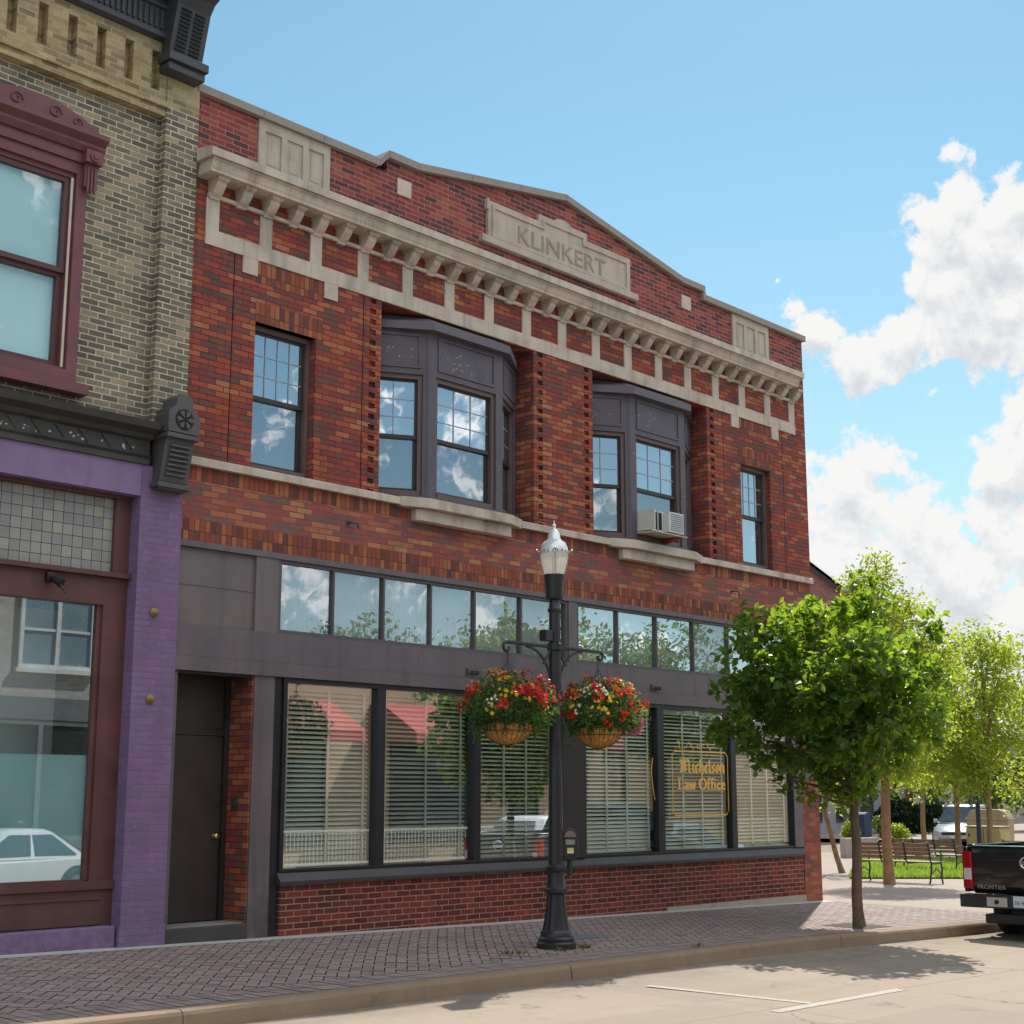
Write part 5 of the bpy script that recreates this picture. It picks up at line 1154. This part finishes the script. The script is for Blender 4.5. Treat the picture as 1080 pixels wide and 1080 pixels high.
for z0, z1 in ((.80, .825), (1.04, 1.06)): b.bbox(-.02, -.005, -.55, .55, z0, z1, .004)
b.bbox(-.028, -.008, -.13, .13, .93, 1.03, .006); b.build('tailgate_handle', M_plast, TG)
b = MB(); b.tube([(-.025, .11 * math.cos(q), 1.02 + .085 * math.sin(q)) for q in [k * 2 * math.pi / 24 for k in range(25)]], .014, 8); b.bbox(-.036, -.016, -.12, .12, .995, 1.045, .005); b.build('emblem', M_chrome, TG)
vs, fs = text_mesh('FRONTIER', .075, .003); mx = max(v.x for v in vs)
lt = MB(Matrix.Translation((-.0085, hw - .19, .665)) @ Matrix(((0, 0, -1, 0), (-.40 / mx, 0, 0, 0), (0, 1, 0, 0), (0, 0, 0, 1)))); lt.add(vs, fs); lt.build('lettering', mat('silver letters', (.55, .55, .56), .3, metal=.6, obj=True), TG)
for sg in (-1, 1):
    b = MB(); y0, y1 = sorted((sg * (hw - .13), sg * (hw + .006))); b.bbox(-.02, .13, y0, y1, .66, 1.15, .02); TL = b.build('tail_light', M_tail, PK)
    b = MB(); b.bbox(-.026, -.012, min(sg * (hw - .12), sg * (hw - .015)), max(sg * (hw - .12), sg * (hw - .015)), .78, .93, .006); b.build('reversing_lamp', mat('clear lamp', (.75, .68, .66), .15, obj=True), TL)
b = MB(); b.bbox(-.20, .02, -hw + .02, hw - .02, .43, .60, .02); b.bbox(-.215, -.195, -hw + .05, -.22, .575, .605, .006); b.bbox(-.215, -.195, .22, hw - .05, .575, .605, .006)
BMP = b.build('step_bumper', mat('grey bumper', (.06, .06, .065), .35, metal=.5, obj=True), PK)
for sg in (-1, 1):
    b = MB(); b.bbox(-.212, -.198, min(sg * .24, sg * .52), max(sg * .24, sg * .52), .455, .575, .004); b.build('bumper_plate', mat('pale bumper plate', (.62, .58, .54), .35, metal=.4, obj=True), BMP)
    b = MB(); b.lathe([(.03, 0), (.03, .012), (.01, .014)], (-.213, sg * .38, .515), 14, M=Matrix.Rotation(R(-90), 3, 'Y')); b.build('lamp', M_plast, BMP)
b = MB(); b.box(-.21, -.20, -.155, .155, .455, .60); PL = b.build('licence_plate', M_plate, BMP)
vs, fs = text_mesh('N 41 26', .075, .001); mx = max(v.x for v in vs)
lt = MB(Matrix.Translation((-.2125, .13, .49)) @ Matrix(((0, 0, -1, 0), (-.26 / mx, 0, 0, 0), (0, 1, 0, 0), (0, 0, 0, 1)))); lt.add(vs, fs); lt.build('plate_lettering', mat('plate blue', (.06, .10, .25), .5, obj=True), PL)
b = MB(); b.bbox(-.22, .05, -.5, .55, .24, .36, .02); b.bbox(-.1, 1.0, -.25, .25, .3, .42, .03); b.build('hitch_and_frame', M_plast, PK)
b = MB(); b.tube([(.0, .42, .33), (.6, .42, .35), (1.4, .3, .4)], .035, 10); b.bbox(.9, 1.3, -.7, .7, .30, .42, .04); b.build('axle_and_exhaust', mat('dark steel', (.05, .045, .04), .5, metal=.5, obj=True), PK)
for x in (1.12, 4.15):
    for sg in (-1, 1): wheel(PK, x, sg * (hw - .15), .37, .26)
cb = [(2.0, 0, 0), ]
st = [(1.97, .915, .42, 1.24), (2.6, .925, .40, 1.22), (3.55, .925, .40, 1.18), (4.1, .915, .50, 1.15), (4.7, .89, .48, 1.08), (5.05, .78, .46, .98)]
rings = []
for x, h_, zb, zs in st: h = zs - zb; rings.append([(x, -h_ * .95, zb), (x, -h_, zb + .5 * h), (x, -h_ * .96, zb + .88 * h), (x, -h_ * .86, zs), (x, 0, zs + .03), (x, h_ * .86, zs), (x, h_ * .96, zb + .88 * h), (x, h_, zb + .5 * h), (x, h_ * .95, zb)])
b = MB(); b.loft(rings)
def ring(xr, xf, h, z, c=.1): return [(xr, -h + c, z), (xr + c, -h, z), (xf - c, -h, z), (xf, -h + c, z), (xf, h - c, z), (xf - c, h, z), (xr + c, h, z), (xr, h - c, z)]
b.loft([ring(1.98, 4.0, .87, 1.18), ring(2.12, 3.25, .68, 1.70), ring(2.25, 3.1, .55, 1.745)]); b.build('cab', M_pk, PK, True)
b = MB(); b.quad((2.01, -.66, 1.28), (2.01, .66, 1.28), (2.095, .56, 1.64), (2.095, -.56, 1.64)); 
for v in b.v: v.x -= .012
b.build('rear_window', M_carglass, PK)
for sg in (-1, 1):
    b = MB(); b.quad((2.2, sg * .862, 1.25), (3.75, sg * .862, 1.25), (3.15, sg * .72, 1.62), (2.25, sg * .72, 1.62)); b.build('side_window', M_carglass, PK)
    b = MB(); b.bbox(3.45, 3.6, min(sg * .92, sg * 1.12), max(sg * .92, sg * 1.12), 1.2, 1.38, .03); b.build('mirror', M_pk, PK)
# ------------------------------------------------------------------ the square: benches, bed, wall; buildings beyond and across the street
M_slat = mat('bench slats', (.21, .14, .10), .6, var=.25, scale=9, obj=True)
M_slat2 = mat('grey bench slats', (.16, .13, .13), .6, var=.25, scale=9, obj=True)
def make_bench(label, loc, rz_, sm, L_=1.75):
    T = thing('park_bench', label, 'bench', loc, 'benches of the small square', world=False)
    # faces +x; back towards -x
    s = MB(); 
    for k in range(4): x = .02 + .115 * k; s.bbox(x, x + .095, -L_ / 2, L_ / 2, .425, .45, .006)
    s.build('seat', sm, T)
    s = MB()
    for k in range(4): z = .50 + .085 * k; x = -.03 - .022 * k; s.bbox(x - .012, x + .012, -L_ / 2, L_ / 2, z, z + .07, .005)
    s.build('backrest', sm, T)
    for i, y in enumerate((-L_ / 2 + .03, -L_ / 6, L_ / 6, L_ / 2 - .03)):
        f = MB(); f.tube([(-.13, y, .86), (-.035, y, .47), (.03, y, .41), (.45, y, .41)], .017, 6)
        f.build('back_strap', M_iron, T)
    for y in (-L_ / 2 + .03, L_ / 2 - .03):
        f = MB(); f.tube([(.0, y, .42), (-.02, y, .25), (-.08, y, .06), (-.12, y, .0)], .02, 6); f.tube([(.42, y, .42), (.47, y, .30), (.42, y, .14), (.47, y, .0)], .02, 6); f.tube([(-.02, y, .2), (.2, y, .30), (.44, y, .2)], .014, 6); f.build('leg', M_iron, T)
        f = MB(); f.tube([(-.05, y, .62), (.15, y, .67), (.38, y, .66), (.47, y, .58), (.44, y, .48), (.40, y, .42)], .018, 6); f.build('armrest', M_iron, T)
    T.rotation_euler = (0, 0, rz_); return T
B1 = make_bench('nearest slatted bench, black straps on its brown back, behind the tree trunks', (20.0, 2.55, gz(20, 2)), 0, M_slat)
B2 = copy_tree(B1); tag(B2, 'farther brown bench seen just above the nearest one'); B2.location = (26.4, 5.15, gz(27, 5))
B3 = make_bench('greyish bench on the lawn between the near bench and the pickup', (26.7, 2.15, gz(26.7, 3)), 0, M_slat2, 2.05)
# lawn bed
bl = [ground_at(896, 927), ground_at(1065, 927), ground_at(1065, 907), ground_at(903, 906)]
b = MB(); n = 12; vs = []
for i in range(n + 1):
    for j in range(n + 1):
        p = bl[0].lerp(bl[1], i / n).lerp(bl[3].lerp(bl[2], i / n), j / n); vs.append((p.x, p.y, gz(p.x, p.y) + .03))
b.add(vs, [(i * (n + 1) + j, (i + 1) * (n + 1) + j, (i + 1) * (n + 1) + j + 1, i * (n + 1) + j + 1) for i in range(n) for j in range(n)])
tag(b.build('lawn', mat('lawn soil', (.10, .16, .03), .95, var=.3, scale=2)), kind='structure')
L_gr = leafmat('grass blades', (.10, .19, .02), (.22, .34, .05), .4, (.40, .55, .06))
b = MB()
for k in range(9000):
    u, v = rng.random(), rng.random() ** 1.6; p = bl[0].lerp(bl[1], u).lerp(bl[3].lerp(bl[2], u), v); p.z = gz(p.x, p.y) + .02; h = rng.uniform(.05, .16); a = rng.uniform(0, 6.28); d = Vector((math.cos(a), math.sin(a), 0)) * .02; t_ = Vector((rng.uniform(-.05, .05), rng.uniform(-.05, .05), h))
    b.add([p - d, p + d, p + t_], [(0, 1, 2)])
tag(b.build('grass', L_gr), kind='stuff')
w0, w1 = ground_at(893, 905), ground_at(928, 904)
b = MB(); d = (w1 - w0).normalized(); nn = Vector((-d.y, d.x, 0)) * .3
b.add([tuple(p) for p in (w0 - UZ * .2, w1 - UZ * .2, w1 + nn - UZ * .2, w0 + nn - UZ * .2, w0 + UZ * .62, w1 + UZ * .62, w1 + nn + UZ * .62, w0 + nn + UZ * .62)], [(0, 3, 2, 1), (4, 5, 6, 7), (0, 1, 5, 4), (1, 2, 6, 5), (2, 3, 7, 6), (3, 0, 4, 7)])
tag(b.build('low_wall', mat('pale concrete wall', (.42, .36, .33), .85, var=.1), bevel=.03), 'low pale concrete wall at the back of the lawn', 'wall')
# yellow cabinet and tan rounded planter by the van
gc = ground_at(1043, 897); D = (gc - CAM).dot(FW); s = D / 1550
T = thing('utility_cabinet', 'pale yellow utility cabinet beside the square in front of the silver van', 'cabinet', gc, world=False)
Mc = Matrix.Rotation(0, 4, 'Z'); b = MB(); b.prism([(-.75, 0), (.65, 0), (.65, .82), (-.62, .82)], -.4, .4, 'x'); b.build('case', mat('yellow cabinet paint', (.48, .38, .15), .6, obj=True, var=.1), T, bevel=.03)
b = MB(); b.bbox(-.43, .43, -.68, .70, .823, .87, .015); b.build('lid', mat('yellow cabinet paint', (.48, .38, .15), .6), T)
b = MB(); b.box(-.408, -.401, -.03, -.01, .08, .78); b.build('door_seam', M_plast, T); b = MB(); b.box(-.41, -.401, .5, .56, .5, .6); b.build('handle', M_plast, T)
gd = ground_at(1046, 893)
T = thing('planter', 'tan stone planter with rounded shoulders showing above the yellow cabinet', 'planter', gd, world=False)
b = MB(); b.prism([(-.8, 0), (.8, 0), (.85, 1.1), (.7, 1.34), (.45, 1.42), (-.45, 1.42), (-.7, 1.34), (-.85, 1.1)], -.3, .3, 'x'); b.build('bowl', mat('tan planter stone', (.42, .31, .21), .8, obj=True), T, bevel=.04)
b = MB(); b.bbox(-.33, .33, -.87, .87, 1.02, 1.09, .02); b.build('rim', mat('tan planter rim', (.46, .36, .26), .8, obj=True), T)
# dark blue letter box and posts
gm = ground_at(910, 889); s = (gm - CAM).dot(FW) / 1550
T = thing('letter_box', 'dark blue letter box behind the bench left of the trunk', 'letter box', gm, world=False)
b = MB(); b.prism([(-.3, .25), (.3, .25), (.3, .95)] + [(.3 * math.cos(q), .95 + .3 * math.sin(q)) for q in [k * math.pi / 8 for k in range(1, 8)]] + [(-.3, .95)], -.28, .28); b.build('box', mat('letter box blue', (.02, .035, .09), .5, obj=True), T, bevel=.015)
for a in (-.24, .24): 
    b = MB(); b.box(a - .04, a + .04, -.2, .2, 0, .25); b.build('leg', M_iron, T)
b = MB(); b.bbox(-.315, -.29, -.2, .2, .90, .98, .005); b.build('slot', M_iron, T)
for px, py, h, lab in ((1034, 899, 2.4, 'dark post with a pale cap to the right of the yellow cabinet'), (1026, 888, 4.2, 'tall dark lamp pole behind the yellow cabinet')):
    g_ = ground_at(px, py); T = thing('post', lab, 'post', g_, world=False); b = MB(); b.lathe([(.16, 0), (.14, .1), (.09, .2), (.08, h)], n=12); b.build('shaft', M_iron, T, True); b = MB(); b.lathe([(.10, h), (.12, h + .05), (.10, h + .14), (.02, h + .2)], n=12); b.build('cap', mat('pale post cap', (.4, .4, .42), .5, obj=True), T, True)
# shrubs and hedge
def shrub(name, label, px, py, wpx, hpx, seed, leafm, n=700, ls=.16, group=None, dfac=.6):
    g_ = ground_at(px, py); s = (g_ - CAM).dot(FW) / 1550; r_ = random.Random(seed); T = thing(name, label, name.replace('_', ' '), g_, group, world=False)
    b = MB(); w_, h_ = wpx * s / 2, hpx * s
    for k in range(n):
        v = rv(r_); q = r_.random() ** .4; l = v.x * w_ * q; d = v.y * w_ * dfac * q; z = h_ * .5 * (1 + v.z * q) * (1 + .15 * math.sin(l * 3 + seed)); leaf(b, RT * l + FWH * d + UZ * z, rv(r_), UZ + rv(r_), ls, ls * .6)
    b.build('foliage', leafm, T)
    st_ = MB()
    for k in range(5): st_.tube([(0, 0, -.05), RT * (w_ * r_.uniform(-.6, .6)) + UZ * h_ * .6], [.04, .015], 5)
    st_.build('stem', M_bark, T); return T
shrub('shrub', 'small bright shrub just left of the near maple trunk', 897, 890, 20, 22, 1, L_lime, 500, .14, 'shrubs beyond the benches')
shrub('shrub', 'low flowering shrub behind the bench right of the thick trunk', 948, 887, 24, 16, 2, L_lime, 500, .14, 'shrubs beyond the benches')
shrub('shrub', 'leafy shrub farther back against the grey far building', 930, 884, 20, 22, 3, L_far, 400, .14, 'shrubs beyond the benches')
shrub('hedge', 'long dark clipped hedge beyond the cross street behind the van', 962, 879, 84, 34, 4, leafmat('hedge leaves', (.012, .03, .012), (.03, .06, .02), .2), 3200, .30, None, .25)
def fartree(px, py, top, half, seed, label):
    return bgtree(px, py, top, half, seed, label, L_far, 1700, .40, 40, 0, 'broad_tree', .25, 34, 'trees beyond the cross street', 1.2)
for i, (px, py, top, half, lab) in enumerate(((905, 876, 790, 42, 'broad tree low behind the near maple and the far brick building'), (985, 876, 770, 50, 'broad tree behind the hedge and the silver van'), (1050, 876, 760, 52, 'broad tree far behind the yellow cabinet'), (1110, 876, 740, 60, 'broad tree at the far right beyond the street'), (1180, 876, 730, 70, 'broad tree beyond the right edge of the view'))):
    fartree(px, py, top, half, 60 + i, lab)
# far brick building with a low gable
M_farb = brickmat('brick far building', [(0, (.20, .08, .07)), (.5, (.27, .11, .095)), (1, (.32, .15, .12))], (.30, .2, .18), w=.4, h=.14, ms=.012)
FB = thing('gabled_brick_building', 'tall pinkish brick building with a sloping roof edge far behind the red corner', 'building', (66, 27, -.6))
def at_y(px, py, Y):
    d = ray(px, py); q = CAM + d * ((Y - CAM.y) / d.y); return q.x, q.z
FP = [at_y(843, 588, 27), at_y(884, 619, 27), at_y(948, 638, 27)]
FX = [p[0] for p in FP]; XE = FX[2] + .5; FZ = [p[1] - .21 for p in FP]; FZ.append(FZ[2] + (FZ[2] - FZ[1]) / (FX[2] - FX[1]) * (XE - FX[2]))
b = MB(); b.prism([(46, -.7), (XE, -.7), (XE, FZ[3]), (FX[2], FZ[2]), (FX[1], FZ[1]), (FX[0], FZ[0]), (46, FZ[0] - 3)], 27, 45); b.build('wall', M_farb, FB)
b = MB()
for (xa, za), (xb, zb) in (((45.7, FZ[0] - 3), (FX[0] - .003, FZ[0])), ((FX[0], FZ[0]), (FX[1] - .003, FZ[1])), ((FX[1], FZ[1]), (XE + .3, FZ[3]))): b.prism([(xa, za + .01), (xb, zb + .01), (xb, zb + .20), (xa, za + .20)], 26.7, 45.2); b.build('roof', mat('slate roof edge', (.30, .34, .38), .7), FB)
M_lowg = mat('grey violet lower wall', (.27, .25, .29), .85, var=.1)
b = MB(); b.box(50, FX[2] - .5, 26.9, 26.995, -.7, 4.6); b.build('ground_floor_face', M_lowg, FB)  # grey violet sheet over the lower part of the wall
for x in (56.2, 58.9, 61.4, 64.0):
    b = MB(); b.box(x, x + 1.3, 26.84, 26.9, .1, 3.1); Wd = b.build('window', mat('far window frame', (.06, .05, .05), .5), FB); b = MB(); b.quad((x + .12, 26.83, .22), (x + 1.18, 26.83, .22), (x + 1.18, 26.83, 2.98), (x + .12, 26.83, 2.98)); b.build('pane', M_carglass, Wd)
LB = thing('low_grey_building', 'low grey flat roofed building behind the hedge and the van', 'building', (96, 30, -.6))
b = MB(); b.box(80, 125, 34, 48, -.7, 5.2); b.build('wall', mat('low grey wall', (.30, .27, .28), .85, var=.08), LB)
b = MB(); b.box(79.7, 125.3, 33.7, 48.3, 5.202, 5.6); b.build('roof', mat('dark roof edge', (.09, .09, .10), .7), LB)
for k in range(6):
    x = 82 + 6.5 * k; b = MB(); b.box(x, x + 3, 33.93, 33.99, .6, 3.2); Wd = b.build('window', mat('far window frame', (.06, .05, .05), .5), LB); b = MB(); b.quad((x + .15, 33.92, .75), (x + 2.85, 33.92, .75), (x + 2.85, 33.92, 3.05), (x + .15, 33.92, 3.05)); b.build('pane', M_carglass, Wd)
# ---- across the street (seen mirrored in the glass)
YO = -17.0
M_ob = brickmat('brick opposite buff', [(0, (.44, .40, .35)), (.5, (.54, .50, .44)), (1, (.60, .56, .50))], (.48, .45, .40))
M_owin = mat('white window joinery', (.75, .75, .72), .5)
M_tan = mat('tan stucco', (.52, .36, .23), .85, var=.15, scale=.6)
M_awn = mat('red awning canvas', (.55, .12, .10), .75, var=.1, scale=2)
OA = thing('buff_brick_building', 'two storey buff brick building across the street with white paired windows', 'building', (-1, YO - 4, 0))
b = MB(); b.box(-15, 11.5, YO - 10, YO, -.3, 8.0); b.build('wall', M_ob, OA)
b = MB(); b.prism([(YO - .02, 7.6), (YO + .25, 7.7), (YO + .3, 8.0), (YO + .3, 8.1), (YO - .02, 8.12)], -15, 11.5, 'x'); b.build('cornice', M_stone, OA)
for k in range(8):
    x = -13.6 + 3.05 * k; f = MB()
    rect_frame(f, x, x + 1.9, 4.35, 6.1, .09, YO + .0, YO + .08); f.box(x + .90, x + 1.0, YO, YO + .08, 4.44, 6.01); f.box(x + .09, x + .9, YO, YO + .06, 5.2, 5.26); f.box(x + 1.0, x + 1.81, YO, YO + .06, 5.2, 5.26); f.box(x - .08, x + 1.98, YO, YO + .14, 4.25, 4.349)
    f = f.build('window', M_owin, OA); g = MB(); g.quad((x + .09, YO + .03, 4.44), (x + 1.81, YO + .03, 4.44), (x + 1.81, YO + .03, 6.01), (x + .09, YO + .03, 6.01)); g.build('pane', mat('opposite pane', (.22, .30, .34), .2, var=.3, scale=.6), f)
for x0, x1 in ((-14.4, -8.2), (-7.6, -1.5), (-.9, 5.0), (5.6, 11.2)):
    f = MB(); rect_frame(f, x0, x1, .5, 3.2, .12, YO, YO + .08); f.box(x0, x1, YO, YO + .1, 3.2, 3.7); f.box((x0 + x1) / 2 - .06, (x0 + x1) / 2 + .06, YO, YO + .08, .62, 3.08); f = f.build('shop_window', mat('opposite shop paint', (.16, .17, .17), .6), OA); g = MB(); g.quad((x0 + .12, YO + .04, .62), (x1 - .12, YO + .04, .62), (x1 - .12, YO + .04, 3.08), (x0 + .12, YO + .04, 3.08)); g.build('pane', M_carglass, f)
OB = thing('tan_cafe_building', 'single storey tan cafe across the street under a long red awning', 'building', (19, YO - 4, 0))
b = MB(); b.box(11.6, 27.8, YO - 6, YO, -.5, 4.7); b.build('wall', M_tan, OB)
b = MB(); b.box(11.6, 27.8, YO - .3, YO + .12, 4.701, 4.95); b.build('parapet_cap', mat('cafe cap', (.35, .32, .30), .7), OB)
for x0, x1 in ((12.4, 17.0), (18.4, 22.6), (23.6, 27.2)):
    b = MB(); b.prism([(YO + .01, 3.95), (YO + 1.4, 3.15), (YO + 1.4, 2.85), (YO + 1.37, 2.85), (YO + 1.37, 3.12), (YO + .01, 3.9)], x0, x1, 'x'); b.build('awning', M_awn, OB)
for x0, x1 in ((12.6, 14.2), (15.4, 16.8), (18.7, 22.3), (23.9, 25.1), (25.7, 27.0)):
    f = MB(); rect_frame(f, x0, x1, .2, 2.9, .08, YO, YO + .07); f = f.build('window', M_sashd, OB); g = MB(); g.quad((x0 + .08, YO + .03, .28), (x1 - .08, YO + .03, .28), (x1 - .08, YO + .03, 2.82), (x0 + .08, YO + .03, 2.82)); g.build('pane', M_carglass, f)
T = thing('cafe_railing', 'pale metal railing in front of the cafe across the street', 'railing', (16, YO + 2.3, -.2))
b = MB(); b.box(12.5, 22.5, YO + 2.28, YO + 2.32, .62, .67); b.box(12.5, 22.5, YO + 2.28, YO + 2.32, -.15, -.1)
for k in range(84): x = 12.5 + .12 * k; b.box(x, x + .015, YO + 2.29, YO + 2.31, -.099, .619)
b.build('bars', mat('cream railing', (.60, .58, .5), .6), T)
OC = thing('long_stucco_building', 'long low tan stucco building farther along the far side of the street', 'building', (45, YO - 18, -.5))
b = MB(); b.box(29, 70, YO - 25, YO - 12, -.9, 4.2); b.build('wall', M_tan, OC)
b = MB(); b.prism([(YO - 25.3, 4.2), (YO - 11.7, 4.2), (YO - 15, 5.4), (YO - 22, 5.4)], 28.7, 70.3, 'x'); b.build('roof', mat('brown shingle', (.16, .11, .09), .85), OC)
for k in range(0):
    x = 31 + 4.2 * k; f = MB(); rect_frame(f, x, x + 1.5, .9, 2.9, .08, YO - 12, YO - 11.93); f = f.build('window', M_owin, OC); g = MB(); g.quad((x + .08, YO - 11.97, .98), (x + 1.42, YO - 11.97, .98), (x + 1.42, YO - 11.97, 2.82), (x + .08, YO - 11.97, 2.82)); g.build('pane', M_carglass, f)
# street trees on the far side, seen in the transom
rA = random.Random(77)
LA = [(rA.uniform(-1.9, 1.9), rA.uniform(3.2, 7.2), rA.uniform(-1.7, 1.7), rA.uniform(.8, 1.3)) for k in range(15)]
TA = make_tree('street_tree', 'first of the tall trees rising behind the tan cafe', (24.5, -25.2, -.5), LA, 4200, .21, L_far, M_bark, .15, 2.7, 5, 'trees across the road', clump=.5)
for x, y, rz_, sc_, lab in ((28.2, -25.6, 1.1, 1.02, 'second of the tall trees, by the rear corner of the tan cafe'), (31.6, -25.0, 2.2, .92, 'third of the tall trees, just past the tan cafe'), (35.0, -25.4, 3.6, 1.06, 'fourth of the tall trees, before the long tan building'),
                             (38.8, -25.0, 4.4, 1.18, 'fifth and tallest of the trees, before the long tan building'), (43.0, -25.5, 5.2, 1.12, 'sixth of the tall trees, farthest along the long tan building')):
    c = copy_tree(TA); c.location = (x, y, -.5); c.rotation_euler = (0, 0, rz_); c.scale = (sc_,) * 3; c['label'] = lab
